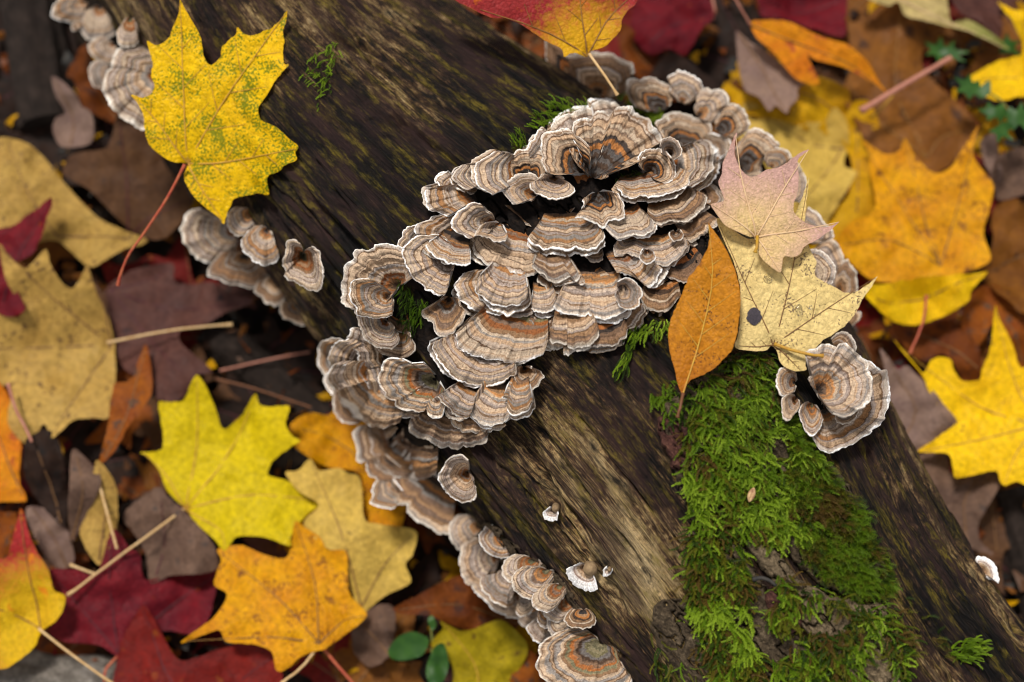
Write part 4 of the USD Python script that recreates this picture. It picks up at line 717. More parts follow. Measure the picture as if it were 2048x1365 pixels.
    flank = np.minimum(flank, np.clip((across - .28) / .35, 0, 1)); flank = np.convolve(np.pad(flank, 2, 'edge'), np.ones(5) / 5, 'valid'); flank = flank * flank * (3 - 2 * flank)   # the pale rim fades along the sides
    F = grid_faces(nr + 1, na); pq = px.reshape(-1, 2)[F]; e1, e2 = pq[:, 1] - pq[:, 0], pq[:, 2] - pq[:, 0]; ar = e1[:, 0] * e2[:, 1] - e1[:, 1] * e2[:, 0]
    good = ar * np.sign(np.median(ar)) > 0; back = np.bincount((F % na)[~good].ravel(), minlength=na); flank = np.where(back > nr * .6, 0, flank); F = F[good]
    uv = np.stack([np.broadcast_to(a / FPX * 28, T.shape), (np.where(T < tm, .17 * T / max(tm, 1e-6), .17 + .83 * (T - tm) / (1 - tm)) if ext else T) * (.90 + .10 * flank)[None]], -1)
    if sign < 0: F = F[:, ::-1]
    o = P[0].mean(0)
    t_ = under[0] if under else thing('bracket_fungus', label, 'bracket fungus', o, GROUPS[group])
    if under: o = under[1]
    variants = KINDS[kind]
    used, F = np.unique(F, return_inverse=True); F = F.reshape(-1, 3)
    obj('cap', (P.reshape(-1, 3)[used], F), f'cap_{kind.lower()}_{(k * 5 + 3) % variants}', t_, uv=uv.reshape(-1, 2)[used], loc=o)
    for key, (x, y, r) in STALKS.items():                        # the round stub that carries a small bracket
        if label.startswith(key) and not under:
            A, na_ = trace(np.array([x, y], float), -.002); r = r / FPX; u = np.linspace(0, 1, 9)
            obj('stalk', tube(A + (u * (r * 1.7 + .0085))[:, None] * unit(.85 * UPZ + .1 * na_ - .12 * UPV), r * np.interp(u, [0, .3, .75, .92, 1], [1.1, .95, 1, .8, .4]), 18), 'stub_tan', t_, loc=o)
    # rolled edge and pored underside
    edge, outw = P[-1], unit(np.gradient(P, axis=0)[-1]); th = thick[-1]
    rows = [edge]
    for ang in (35, 75, 120, 160):
        c = math.radians(ang); rows.append(edge + outw * math.sin(c) * th * .42 - N[-1] * (1 - math.cos(c)) * th * .5)
    sel = np.unique(np.linspace(nr - 1, 0, 7).astype(int))[::-1]
    for i in sel: rows.append(P[i] - N[i] * thick[i])
    Q = np.stack(rows); F2 = grid_faces(len(rows), na); F2 = F2[(flank > .3)[F2 % na].all(1)]; used, F2 = np.unique(F2, return_inverse=True); F2 = F2.reshape(-1, 3); Q = Q.reshape(-1, 3)[used]
    if sign < 0: F2 = F2[:, ::-1]
    if len(F2): obj('pore_surface', (Q.reshape(-1, 3), F2), 'pore_tan' if kind == 'R' else 'pore_white' if kind == 'W' or (group in 'RW' and kind != 'B' and k % 3) else 'pore_cream', t_, loc=o)
    if ext and not under and size > 46 and not (group == 'W' and prm[1] <= 14): bracket(line, k, (t_, o))
for k, line in enumerate(x for x in FUNGI.strip().splitlines()): bracket(line, k)
# ---------------------------------------------------------------- leaves
lr = np.random.default_rng(21)
LEAVES, SURF = {}, {}
def leaf_mesh(poly3, base3, n, step, bend, curl, seed, veins3=(), drape=False):
    """outline, base and veins are points on a plane with normal n; returns vertices, faces, uv and the height function"""
    ex = unit(poly3[np.argmax(np.linalg.norm(poly3 - base3, axis=1))] - base3); ex = unit(ex - (ex @ n) * n); ey = np.cross(n, ex)
    to2 = lambda P: np.stack([(P - base3) @ ex, (P - base3) @ ey], -1)
    q = to2(poly3); size = np.linalg.norm(q, axis=1).max()
    lo, hi = q.min(0), q.max(0)
    gx, gy = np.meshgrid(np.arange(lo[0], hi[0], step), np.arange(lo[1], hi[1], step * .9), indexing='ij')
    gx = gx + (np.arange(gx.shape[1]) % 2)[None] * step * .5
    g = np.stack([gx, gy], -1).reshape(-1, 2) + lr.normal(size=(gx.size, 2)) * step * .06; g = g[sdist(g, q) > step * .55]
    allp = np.vstack([q, g]); tri = Delaunay(allp).simplices
    c = allp[tri].mean(1); tri = tri[sdist(c, q) > 0]
    a, b, cc = allp[tri[:, 0]], allp[tri[:, 1]], allp[tri[:, 2]]
    ar = (b[:, 0] - a[:, 0]) * (cc[:, 1] - a[:, 1]) - (b[:, 1] - a[:, 1]) * (cc[:, 0] - a[:, 0])
    tri[ar < 0] = tri[ar < 0][:, ::-1]; tri = tri[np.abs(ar) > 1e-12]
    vs = [to2(v) for v in veins3]
    ph = lr.uniform(0, 6.28, 4)
    def height(p):
        r = np.linalg.norm(p, axis=-1) / size
        z = bend * (meshkit.noise(np.stack([p[..., 0] / size * 2.1 + seed, p[..., 1] / size * 2.1, np.full(p.shape[:-1], seed * 1.7)], -1), 6) - .5) * 2
        z = z + curl * r ** 2 * (.6 + .4 * np.sin(3 * np.arctan2(p[..., 1], p[..., 0]) + ph[0]))
        z = z + bend * .42 * (meshkit.fbm(np.stack([p[..., 0] / size * 7, p[..., 1] / size * 7, np.full(p.shape[:-1], seed + 9.0)], -1), 3, 3) - .5) * 2
        for v in vs:                                            # the blade sinks along its veins
            d = np.full(p.shape[:-1], 1e9)
            for i in range(len(v) - 1):
                e = v[i + 1] - v[i]; w = p - v[i]; t = np.clip((w @ e) / (e @ e), 0, 1); d = np.minimum(d, np.linalg.norm(w - t[..., None] * e, axis=-1))
            z = z - .0011 * np.exp(-(d / .0035) ** 2)
        return z
    def to3(p, extra=0.0):
        P = base3 + p[..., :1] * ex + p[..., 1:2] * ey + (height(p) + extra)[..., None] * n
        if drape:                                                   # where the blade meets the log it lies on it
            L, nl = trace(project(P), .0045 + .0006 * np.sin(p[..., 0] * 400) + extra); over = ((P - L) @ FWD)
            hit = np.abs((L - A0) @ SID - log_s((L - A0) @ AX)[0]) < log_s((L - A0) @ AX)[1] * .985
            P = np.where(((over > 0) & hit)[..., None], L, P)
        return P
    leaf_mesh.rim = np.clip(sdist(allp, q) / .006, 0, 1)
    return to3(allp), tri, allp / size, to3, to2, ex, size
def rim_attr(prim):
    UsdGeom.PrimvarsAPI(UsdGeom.Mesh(prim)).CreatePrimvar('rim', Sdf.ValueTypeNames.FloatArray, 'vertex').Set(Vt.FloatArray.FromNumpy(leaf_mesh.rim.astype(np.float32)))
def leaf(name, label, cat, poly, base, m, z=None, veins=(), stalk=(), vein_mat='vein_brown', stalk_mat='stalk_tan', tilt=(0, 0), log=None, bend=.004, curl=.004, group=None, key=None, vein_r=.00055, stalk_r=.0009, step=None, stalk_rise=0.0, fine=0):
    poly = smooth_poly(np.array(poly, float), step=3.4 if log else 4.2, closed=True); base = np.array(base, float); cen = poly.mean(0)
    k = len(LEAVES)
    if log is not None:                                           # lies on the log: anchor pixel, height there, how level it lies, extra turn
        if isinstance(log, str): A, n = LEAVES[log][2] + .009 * LEAVES[log][3], unit(LEAVES[log][3] + [.0, -.02, 0])
        else: ap, h, w, turn = log; A, n0 = trace(np.array(ap, float), h); C = unit(CAM - A); n = unit((1 - w) * C + w * n0 + turn[0] * RIGHT + turn[1] * UPV)
    else:
        A = on_z(cen, z); n = unit(np.array([tilt[0], tilt[1], 1.0]))
    poly = poly + (meshkit.noise(np.c_[poly / 7, np.full(len(poly), k * 1.3)], 2)[:, None] - .5) * 2.2
    P3 = on_plane(poly, A, n); b3 = on_plane(base, A, n)
    v3 = [on_plane(smooth_poly(np.array([base] + list(v), float), 9), A, n) for v in veins]
    V, F, UV, to3, to2, ex, size = leaf_mesh(P3, b3, n, step or (.0016 if log else .0030), bend, curl, k * .37, v3, drape=log is not None and not isinstance(log, str))
    t = thing(name, label, cat, b3, group)
    rim_attr(obj('blade', (V, F), m, t, uv=UV, loc=b3))
    for v in v3:
        q = to2(v); path = to3(q, .0004); obj('vein', tube(path, np.linspace(vein_r, vein_r * .35, len(path)), 5), vein_mat, t, loc=b3)
        if fine:                                                  # side veins
            d = q[-1] - q[0]; L = np.linalg.norm(d)
            for i in range(fine):
                u = .22 + .62 * i / fine; o = np.array([np.interp(u, np.linspace(0, 1, len(q)), q[:, j]) for j in (0, 1)])
                sg = 1 if i % 2 else -1; ca, sa = math.cos(.8 * sg), math.sin(.8 * sg); e = np.array([d[0] * ca - d[1] * sa, d[0] * sa + d[1] * ca]) / L
                s2 = o + np.linspace(0, L * .26 * (1 - .4 * u), 6)[:, None] * e
                s2 = s2[sdist(s2, to2(P3)) > .001]
                if len(s2) > 2: obj('vein', tube(to3(s2, .0002), np.linspace(vein_r * .55, vein_r * .2, len(s2)), 4), vein_mat, t, loc=b3)
    if len(stalk):
        sp = smooth_poly(np.array([base] + list(stalk), float), 16); u = np.linspace(0, 1, 16)
        sp = sp + (np.sin(u * 9 + k) * .9 + np.sin(u * 23 + 2 * k) * .5)[:, None] * u[:, None] * [[.8, .6]]
        S = on_plane(sp, A, n) + (np.sin(u * np.pi * .7) * .004 + u * stalk_rise)[:, None] * n + .0006 * n
        obj('stalk', tube(S, np.interp(u, [0, .06, .9, 1], [stalk_r * 1.3, stalk_r, stalk_r * .9, stalk_r * 1.5]), 7), stalk_mat, t, loc=b3)
    LEAVES[key or f'k{k}'] = (cen, t, b3, n); SURF[key] = (to3, to2)
    return t

# on the log
GL = 'leaves lying on the log'
leaf('maple_leaf', 'big yellow maple leaf speckled with green, lying over the upper left of the log', 'maple leaf',
  [(356, 0), (362, 10), (379, 38), (398, 72), (405, 109), (415, 128), (427, 128), (439, 113), (444, 92), (468, 70), (473, 55), (485, 67), (504, 71), (540, 56), (560, 38), (571, 20), (571, 33), (564, 65), (568, 82), (564, 103), (568, 128), (577, 130), (560, 150), (547, 167), (533, 191), (517, 212), (517, 232), (526, 243), (554, 255), (578, 277), (595, 290), (596, 299), (590, 304), (594, 321), (571, 330), (559, 343), (540, 350), (533, 362), (535, 391), (513, 388), (468, 398), (458, 413), (451, 431), (444, 450), (434, 437), (410, 417), (386, 393), (369, 366), (366, 349), (370, 332), (367, 328), (338, 323), (308, 301), (296, 284), (290, 256), (285, 226), (273, 205), (261, 190), (284, 196), (301, 188), (309, 173), (302, 150), (304, 130), (297, 103), (292, 82), (308, 90), (325, 85), (337, 72), (343, 55), (352, 31)], (370, 329), 'leaf_speckled',
  veins=[[(366, 200), (356, 6)], [(454, 191), (566, 30)], [(444, 326), (592, 298)], [(405, 385), (443, 445)], [(310, 240), (266, 193)]], stalk=[(340, 390), (300, 455), (262, 508), (245, 545), (240, 570)],
  vein_mat='vein_gold', stalk_mat='stalk_red', log=((470, 190), .007, .45, (0, 0)), bend=.0035, curl=-.004, key='speckled', group=GL, fine=5)
leaf('maple_leaf', 'pale straw maple leaf with a dark round spot and water drops beside the rosette', 'maple leaf',
  [(1432, 440), (1450, 488), (1464, 518), (1474, 549), (1480, 580), (1480, 614), (1478, 652), (1476, 669), (1470, 694), (1485, 700), (1509, 703), (1532, 701), (1547, 690), (1555, 703), (1557, 720), (1567, 734), (1587, 742), (1603, 743), (1613, 739), (1610, 730), (1615, 714), (1635, 692), (1650, 678), (1673, 665), (1693, 648), (1710, 628), (1719, 610), (1724, 600), (1741, 576), (1755, 552), (1738, 567), (1717, 581), (1690, 586), (1669, 576), (1649, 566), (1632, 556), (1628, 546), (1632, 525), (1626, 515), (1618, 498), (1608, 470), (1610, 420), (1617, 357), (1604, 392), (1588, 430), (1570, 460), (1540, 470), (1500, 480), (1470, 465), (1450, 445)], (1549, 689), 'leaf_pale',
  veins=[[(1500, 590), (1440, 456)], [(1580, 560), (1614, 370)], [(1650, 620), (1750, 556)], [(1515, 694), (1478, 692)], [(1575, 715), (1600, 740)]], stalk=[(1580, 703), (1612, 712), (1641, 716)],
  vein_mat='vein_brown', stalk_mat='stalk_gold', vein_r=.00038, log=((1560, 640), .024, .3, (.05, 0)), bend=.003, curl=.002, key='pale', group=GL, fine=4, stalk_rise=.004)
leaf('maple_leaf', 'dusty pink maple leaf with cream veins, lying on the pale straw leaf', 'maple leaf',
  [(1471, 266), (1462, 287), (1454, 307), (1444, 328), (1442, 349), (1435, 367), (1440, 383), (1446, 403), (1421, 410), (1428, 424), (1447, 451), (1462, 460), (1478, 467), (1498, 474), (1510, 474), (1514, 490), (1516, 508), (1526, 523), (1546, 539), (1560, 546), (1563, 532), (1567, 515), (1587, 515), (1601, 508), (1608, 494), (1632, 481), (1656, 465), (1678, 444), (1666, 450), (1649, 456), (1621, 451), (1601, 441), (1587, 427), (1586, 413), (1594, 383), (1596, 349), (1594, 328), (1599, 316), (1618, 301), (1601, 306), (1584, 318), (1567, 331), (1550, 338), (1529, 342), (1515, 352), (1498, 355), (1485, 345), (1474, 328), (1468, 307), (1469, 287), (1473, 272)], (1514, 474), 'leaf_pink',
  veins=[[(1482, 360), (1470, 272)], [(1560, 390), (1614, 304)], [(1600, 462), (1674, 446)], [(1540, 515), (1558, 542)], [(1468, 440), (1424, 412)]], stalk=[(1512, 488), (1508, 508)],
  vein_mat='vein_cream', stalk_mat='stalk_gold', log='pale', bend=.003, curl=.004, key='pink', group=GL, fine=5)
leaf('oval_leaf', 'orange-brown oval leaf with a pointed tip, resting between the rosette and the moss', 'leaf',
  [(1416, 446), (1420, 469), (1414, 497), (1404, 518), (1393, 537), (1377, 557), (1368, 578), (1360, 596), (1348, 622), (1340, 645), (1336, 675), (1341, 710), (1348, 735), (1355, 768), (1366, 790), (1380, 761), (1409, 749), (1440, 727), (1464, 700), (1474, 669), (1479, 628), (1480, 593), (1473, 552), (1457, 511), (1440, 481), (1424, 458)], (1366, 788), 'leaf_ochre',
  veins=[[(1400, 680), (1425, 560), (1417, 452)]], stalk=[(1361, 810), (1355, 836)], vein_mat='vein_gold', stalk_mat='stalk_brown', log=((1400, 640), .024, .15, (0, .05)), bend=.003, curl=.003, key='oval', group=GL, fine=9)
leaf('maple_leaf', 'flame-coloured maple leaf, maroon with a yellow base, hanging over the far edge of the log', 'maple leaf',
  [(880, -40), (908, 0), (932, 14), (960, 27), (984, 36), (1007, 36), (1035, 44), (1069, 65), (1096, 82), (1124, 96), (1130, 113), (1148, 104), (1168, 109), (1179, 110), (1185, 101), (1213, 91), (1230, 73), (1242, 58), (1243, 41), (1254, 24), (1278, -6), (1240, -50), (1200, -130), (1150, -80), (1090, -150), (1040, -80), (960, -120), (930, -60)], (1178, 109), 'leaf_flame',
  veins=[[(1165, 40), (1150, -70)], [(1090, 60), (960, 20)], [(1215, 40), (1265, -10)]], stalk=[(1200, 145), (1232, 193)], vein_mat='vein_dark', stalk_mat='stalk_tan', log=((1130, 110), .030, .3, (0, 0)), bend=.005, curl=.006, key='flame', group=GL, fine=4)
def drop(px, size, stretch=1.0):
    c, t, b3, n = LEAVES['pale']; P = SURF['pale'][0](SURF['pale'][1](on_plane(np.array(px, float), b3, n)), .0004)
    s = trimesh.creation.icosphere(3, 1.0); v = s.vertices * [size, size * stretch, size * .45]; x, y, z = frame_for(RIGHT, n)
    d = thing('water_drop', f"{'long' if stretch > 1.2 else 'round' if size > .002 else 'tiny'} clear water drop on the pale straw leaf", 'water drop', P, 'water drops on the pale straw leaf'); obj('drop', (v @ np.stack([x, y, z]) + P, s.faces), 'water', d, loc=P)
drop((1534, 559), .0026); drop((1596, 622), .0021, 1.6); drop((1620, 616), .0012)
c, t, b3, n = LEAVES['pale']
sp = np.array([(1507 + (15 + .9 * math.sin(5 * a) + 1.1 * math.sin(9 * a + 1)) * math.cos(a), 634 + (17 + 1 * math.cos(4 * a)) * math.sin(a)) for a in np.linspace(0, 6.283, 40, endpoint=False)])
sp = np.vstack([(sp - [1507, 634]) * f + [1507, 634] for f in (1, .75, .5, .25)])
S3 = SURF['pale'][0](SURF['pale'][1](on_plane(np.vstack([sp, [(1507, 634)]]), b3, n)), .0007)
obj('dark_spot', (S3, np.vstack([grid_faces(4, 40, True), [(160, 120 + (i + 1) % 40, 120 + i) for i in range(40)]])), 'tar', t, loc=b3, smooth=False)

# on the ground
GG = 'fallen leaves on the forest floor'
def G(key, label, m, z, poly, base, veins=(), stalk=(), name='maple_leaf', cat='maple leaf', **kw):
    leaf(name, label, cat, poly, base, m, z=z, veins=veins, stalk=stalk, key=key, group=GG, **{'bend': .013, 'curl': .013, **kw})
G('b_tan', 'large tan maple leaf pointing up at the left edge, its stalk reaching right', 'leaf_tan', .048, [(12, 498), (30, 520), (60, 545), (80, 530), (100, 505), (110, 535), (130, 570), (150, 580), (165, 560), (181, 538), (195, 590), (215, 640), (222, 690), (228, 760), (222, 835), (190, 838), (150, 843), (110, 878), (90, 850), (60, 892), (20, 850), (15, 770), (-60, 800), (-140, 700), (-60, 620), (0, 628), (40, 635), (35, 600), (20, 560)], (215, 686),
  [[(120, 690), (-100, 700)], [(110, 600), (14, 505)], [(205, 610), (180, 545)], [(160, 780), (110, 868)]], [(330, 665), (465, 650)], vein_mat='vein_brown', tilt=(.05, -.05))
G('b_yellow', 'bright greenish-yellow maple leaf in the lower left, its long stalk pointing down left', 'leaf_yellow', .052, [(398, 752), (415, 775), (430, 815), (440, 852), (450, 856), (470, 840), (490, 820), (512, 788), (520, 810), (545, 815), (583, 816), (575, 850), (590, 875), (606, 885), (580, 900), (545, 925), (535, 950), (570, 960), (625, 985), (668, 1004), (630, 1015), (600, 1045), (582, 1075), (580, 1093), (530, 1075), (475, 1075), (450, 1102), (430, 1080), (395, 1050), (372, 1022), (366, 1016), (345, 995), (330, 975), (315, 940), (290, 912), (276, 904), (320, 900), (325, 870), (317, 808), (345, 805), (370, 800), (385, 770)], (368, 1019),
  [[(390, 900), (398, 760)], [(440, 930), (512, 796)], [(500, 990), (655, 1003)], [(440, 1060), (450, 1095)], [(330, 950), (284, 907)]], [(300, 1070), (220, 1130), (138, 1190)], vein_mat='vein_gold', tilt=(0, -.05))
G('b_right', 'golden maple leaf upright at the right with dark veins and a cleft top', 'leaf_gold', .050, [(1725, 281), (1740, 310), (1738, 340), (1750, 400), (1740, 430), (1700, 450), (1668, 490), (1690, 520), (1740, 558), (1800, 566), (1870, 562), (1930, 545), (1982, 520), (1970, 460), (1987, 375), (1950, 320), (1945, 300), (1956, 254), (1930, 290), (1905, 330), (1880, 345), (1855, 335), (1830, 305), (1811, 275), (1800, 300), (1772, 305)], (1885, 528),
  [[(1850, 430), (1815, 285)], [(1780, 480), (1680, 495)], [(1915, 420), (1953, 262)], [(1800, 400), (1730, 290)]], vein_mat='vein_dark', tilt=(-.05, 0))
G('b_fold', 'bright yellow-orange leaf lobe folded forward below the cleft golden leaf', 'leaf_bright', .058, [(1718, 590), (1730, 578), (1762, 572), (1850, 555), (1930, 548), (1980, 540), (1950, 575), (1940, 600), (1900, 625), (1840, 645), (1790, 640), (1740, 620)], (1852, 592), [[(1920, 565), (1970, 545)], [(1780, 605), (1735, 600)]], [(1845, 640), (1825, 690), (1818, 710)], vein_mat='vein_dark', stalk_mat='stalk_red')
G('b_right2', 'clear yellow maple leaf at the lower right edge, one lobe standing tall', 'leaf_bright', .055, [(1782, 684), (1815, 715), (1845, 748), (1860, 723), (1881, 714), (1902, 720), (1909, 740), (1926, 761), (1960, 759), (1967, 737), (1980, 703), (1985, 662), (1988, 612), (1997, 634), (2018, 669), (2031, 696), (2048, 735), (2085, 700), (2130, 690), (2150, 760), (2180, 830), (2130, 880), (2110, 930), (2070, 975), (2031, 964), (2008, 972), (1997, 964), (1990, 943), (1950, 950), (1908, 957), (1901, 936), (1891, 910), (1832, 905), (1861, 884), (1891, 863), (1908, 850), (1895, 836), (1881, 819), (1854, 782), (1842, 752)], (2075, 850), [[(2030, 750), (1990, 625)], [(1960, 810), (1800, 700)], [(1960, 880), (1845, 903)], [(2030, 910), (2008, 966)]], tilt=(-.08, -.04), vein_mat='vein_gold')
G('b_straw', 'broad straw-coloured maple leaf with a brown stain, right of the rosette', 'leaf_straw', .036, [(1490, 205), (1560, 235), (1610, 245), (1650, 240), (1668, 215), (1692, 240), (1700, 280), (1690, 330), (1712, 345), (1700, 372), (1662, 430), (1640, 470), (1610, 480), (1560, 420), (1520, 330), (1470, 270)], (1690, 290), [[(1650, 350), (1590, 420)], [(1620, 280), (1510, 225)]], vein_mat='vein_brown')
G('b_gold1', 'deep yellow maple leaf half under the straw-coloured one, showing above it', 'leaf_deepgold', .030, [(1450, 165), (1500, 185), (1560, 150), (1610, 170), (1640, 158), (1675, 172), (1697, 185), (1700, 220), (1690, 245), (1650, 270), (1560, 250), (1480, 230)], (1690, 230), [[(1620, 200), (1500, 190)]])
G('b_gold2', 'deep yellow maple leaf with toothed lobes between the straw leaf and the big brown leaf', 'leaf_deepgold', .028, [(1700, 214), (1732, 211), (1757, 256), (1727, 270), (1738, 330), (1752, 400), (1765, 450), (1720, 475), (1690, 520), (1640, 560), (1590, 500), (1640, 440), (1690, 400), (1700, 330), (1680, 270)], (1710, 430), [[(1712, 330), (1718, 225)]])
G('b_brown', 'big plain brown maple leaf lying flat at the upper right', 'leaf_warmbrown', .022, [(1690, 15), (1702, 46), (1740, 42), (1770, 20), (1792, 4), (1820, 30), (1850, 70), (1846, 130), (1880, 180), (1932, 230), (1948, 272), (1900, 332), (1850, 360), (1790, 350), (1740, 330), (1715, 270), (1680, 200), (1700, 130)], (1850, 320), [[(1790, 180), (1800, 20)], [(1740, 240), (1690, 160)], [(1880, 280), (1940, 265)]], vein_mat='vein_dark')
G('b_orange', 'orange leaf folded like a tent at the upper right, its tip curling down', 'leaf_orange', .060, [(1503, 44), (1540, 40), (1580, 45), (1620, 65), (1660, 80), (1692, 90), (1732, 125), (1752, 160), (1774, 194), (1745, 168), (1690, 137), (1630, 121), (1612, 112), (1636, 168), (1590, 158), (1545, 105), (1512, 75)], (1500, 50), [[(1600, 90), (1700, 130), (1768, 188)]], [(1480, 20), (1462, -10)], vein_mat='vein_dark', stalk_mat='stalk_pink', tilt=(.1, -.35), bend=.005)
G('b_pinkbrown', 'curled pink-brown leaf with a red blush under the orange tent leaf', 'leaf_pinkgrey', .050, [(1473, 62), (1500, 85), (1525, 100), (1560, 130), (1595, 160), (1630, 165), (1592, 182), (1588, 205), (1570, 225), (1562, 240), (1545, 220), (1530, 232), (1515, 200), (1488, 182), (1476, 130)], (1478, 66), [[(1530, 150), (1560, 230)]], tilt=(.2, .1), bend=.006)
G('b_edge', 'yellow-orange maple leaf cut off by the right edge near the green sprig', 'leaf_bright', .046, [(1996, 2), (2012, 45), (2040, 82), (2040, 114), (1992, 124), (1940, 150), (1955, 168), (1975, 195), (2000, 210), (2048, 203), (2090, 215), (2140, 150), (2120, 60), (2060, 30), (2025, 22)], (2110, 130), [[(2050, 60), (2000, 8)], [(2040, 160), (1948, 152)]], vein_mat='vein_gold')
G('b_cream', 'cream leaf with a green rim at the top right corner', 'leaf_creamgreen', .048, [(1720, -10), (1775, 10), (1800, 2), (1815, 30), (1850, 40), (1872, 46), (1920, 60), (1960, 80), (2012, 104), (1990, 80), (1930, 40), (1905, 45), (1895, 0), (1880, -50), (1770, -60)], (1740, -40), [[(1830, 10), (2000, 98)]], vein_mat='vein_cream', tilt=(0, -.2))
G('b_flame2', 'half red, half yellow maple leaf cut by the left edge at the bottom', 'leaf_sunset', .058, [(45, 1018), (60, 1060), (75, 1100), (100, 1140), (108, 1180), (132, 1192), (126, 1222), (110, 1245), (82, 1262), (72, 1290), (45, 1315), (8, 1338), (-40, 1330), (-110, 1280), (-150, 1200), (-120, 1120), (-60, 1100), (0, 1118), (20, 1112), (35, 1060)], (78, 1258), [[(60, 1150), (45, 1026)], [(0, 1220), (-130, 1200)]], [(140, 1305), (228, 1368)], vein_mat='vein_dark', tilt=(.06, 0))
G('b_darkred', 'dark crimson maple leaf with spread lobes at the lower left', 'leaf_maroon', .034, [(235, 1062), (268, 1098), (286, 1110), (295, 1160), (340, 1150), (400, 1145), (444, 1138), (430, 1180), (424, 1230), (400, 1270), (330, 1262), (280, 1280), (240, 1312), (200, 1290), (130, 1284), (100, 1262), (130, 1205), (108, 1145), (160, 1140), (205, 1150)], (240, 1308), [[(228, 1200), (235, 1070)], [(330, 1220), (440, 1142)], [(170, 1220), (112, 1148)]], [(215, 1340), (210, 1380)], vein_mat='vein_maroon', stalk_mat='stalk_red')
G('b_red', 'dull red maple leaf along the bottom edge under the spotted golden leaf', 'leaf_red', .040, [(285, 1212), (310, 1240), (340, 1300), (370, 1322), (440, 1298), (500, 1286), (552, 1310), (566, 1365), (530, 1420), (430, 1440), (300, 1430), (220, 1410), (226, 1365), (242, 1284)], (400, 1430), [[(330, 1340), (287, 1222)], [(470, 1370), (545, 1315)]], vein_mat='vein_maroon')
G('b_spotted', 'golden-orange maple leaf with dark spots along its veins at the lower left', 'leaf_gold', .054, [(590, 1042), (610, 1055), (640, 1075), (655, 1100), (692, 1104), (695, 1150), (700, 1190), (733, 1230), (692, 1268), (652, 1298), (610, 1310), (570, 1342), (553, 1340), (545, 1305), (510, 1290), (455, 1285), (438, 1262), (366, 1288), (430, 1235), (455, 1190), (430, 1170), (441, 1120), (433, 1098), (480, 1090), (530, 1110), (570, 1115), (583, 1080)], (640, 1288), [[(560, 1200), (440, 1104)], [(630, 1170), (592, 1050)], [(540, 1275), (380, 1284)], [(690, 1240), (730, 1232)]], [(610, 1330), (565, 1368)], vein_mat='vein_dark', stalk_mat='stalk_tan', tilt=(0, .05))
G('b_paletan', 'pale tan maple leaf right of the greenish-yellow one, partly under the spotted one', 'leaf_straw', .042, [(574, 948), (600, 945), (625, 922), (642, 945), (680, 940), (700, 950), (722, 960), (732, 1040), (760, 1050), (832, 1063), (826, 1110), (812, 1130), (822, 1166), (770, 1192), (732, 1222), (720, 1236), (700, 1172), (690, 1112), (655, 1097), (610, 1052), (640, 1012), (600, 985)], (722, 1215), [[(690, 1080), (630, 935)], [(770, 1130), (826, 1070)]], vein_mat='vein_brown')
G('b_rusty', 'rust-mottled yellow leaf just left of the fungus heap', 'leaf_gold', .034, [(682, 788), (702, 830), (742, 850), (792, 870), (812, 950), (806, 1052), (760, 1054), (730, 1042), (722, 952), (650, 932), (586, 892), (580, 850), (620, 826), (660, 828)], (700, 900), [[(740, 950), (780, 1040)], [(650, 870), (590, 855)]], vein_mat='vein_dark')
G('b_purple', 'purple-brown leathery leaf with long points in the shade left of the log', 'leaf_purple', .036, [(340, 522), (347, 560), (420, 558), (440, 580), (508, 602), (450, 622), (400, 650), (362, 660), (366, 690), (428, 746), (402, 757), (380, 792), (350, 810), (318, 800), (298, 760), (250, 740), (222, 690), (208, 600), (210, 570), (262, 538)], (215, 575), [[(330, 610), (495, 603)], [(300, 680), (390, 770)], [(280, 560), (338, 530)]], vein_mat='vein_maroon', tilt=(-.05, .05))
G('b_brown2', 'brown maple leaf below the speckled leaf, with a dark midrib', 'leaf_brown', .038, [(245, 238), (300, 270), (330, 330), (372, 378), (380, 420), (332, 472), (290, 472), (240, 442), (180, 382), (128, 350), (150, 310), (220, 300)], (250, 470), [[(255, 380), (247, 250)], [(300, 430), (370, 400)]], vein_mat='vein_maroon')
G('b_tan2', 'blotched yellow-tan maple leaf at the upper left edge', 'leaf_tan', .042, [(20, 278), (60, 290), (92, 320), (130, 368), (190, 430), (240, 458), (294, 480), (240, 502), (180, 532), (150, 512), (110, 480), (60, 490), (0, 470), (-60, 430), (-60, 330), (-20, 290)], (110, 470), [[(60, 390), (20, 290)], [(180, 470), (280, 480)]], vein_mat='vein_brown')
G('b_crimson', 'crimson leaf lobe wedged between the two tan leaves at the left', 'leaf_maroon', .060, [(106, 398), (92, 450), (76, 490), (60, 512), (30, 522), (12, 505), (22, 560), (52, 622), (0, 628), (-60, 580), (-50, 480), (30, 445)], (0, 600), [[(40, 500), (100, 408)]], vein_mat='vein_maroon')
G('b_palebit', 'small pale tan leaf fragment in the dark upper left', 'leaf_pinkgrey', .040, [(115, 168), (135, 175), (160, 200), (168, 220), (188, 232), (192, 262), (180, 290), (150, 298), (122, 294), (104, 262), (108, 238), (130, 225), (118, 200)], (140, 290), [[(145, 230), (120, 175)]])
G('b_rustbig', 'rust-brown leaf behind the fungus at the upper left', 'leaf_rust', .030, [(178, 102), (196, 130), (215, 150), (232, 200), (240, 245), (205, 235), (168, 215), (150, 165), (132, 150), (155, 125)], (235, 240), [[(195, 180), (180, 110)]])
G('b_rustnarrow', 'torn rust-orange leaf strip with grey patches left of the greenish-yellow leaf', 'leaf_rustorange', .052, [(290, 688), (306, 760), (300, 800), (262, 850), (232, 900), (198, 930), (212, 870), (224, 790), (228, 765), (262, 760)], (210, 915), [[(255, 830), (290, 700)]], tilt=(.1, 0))
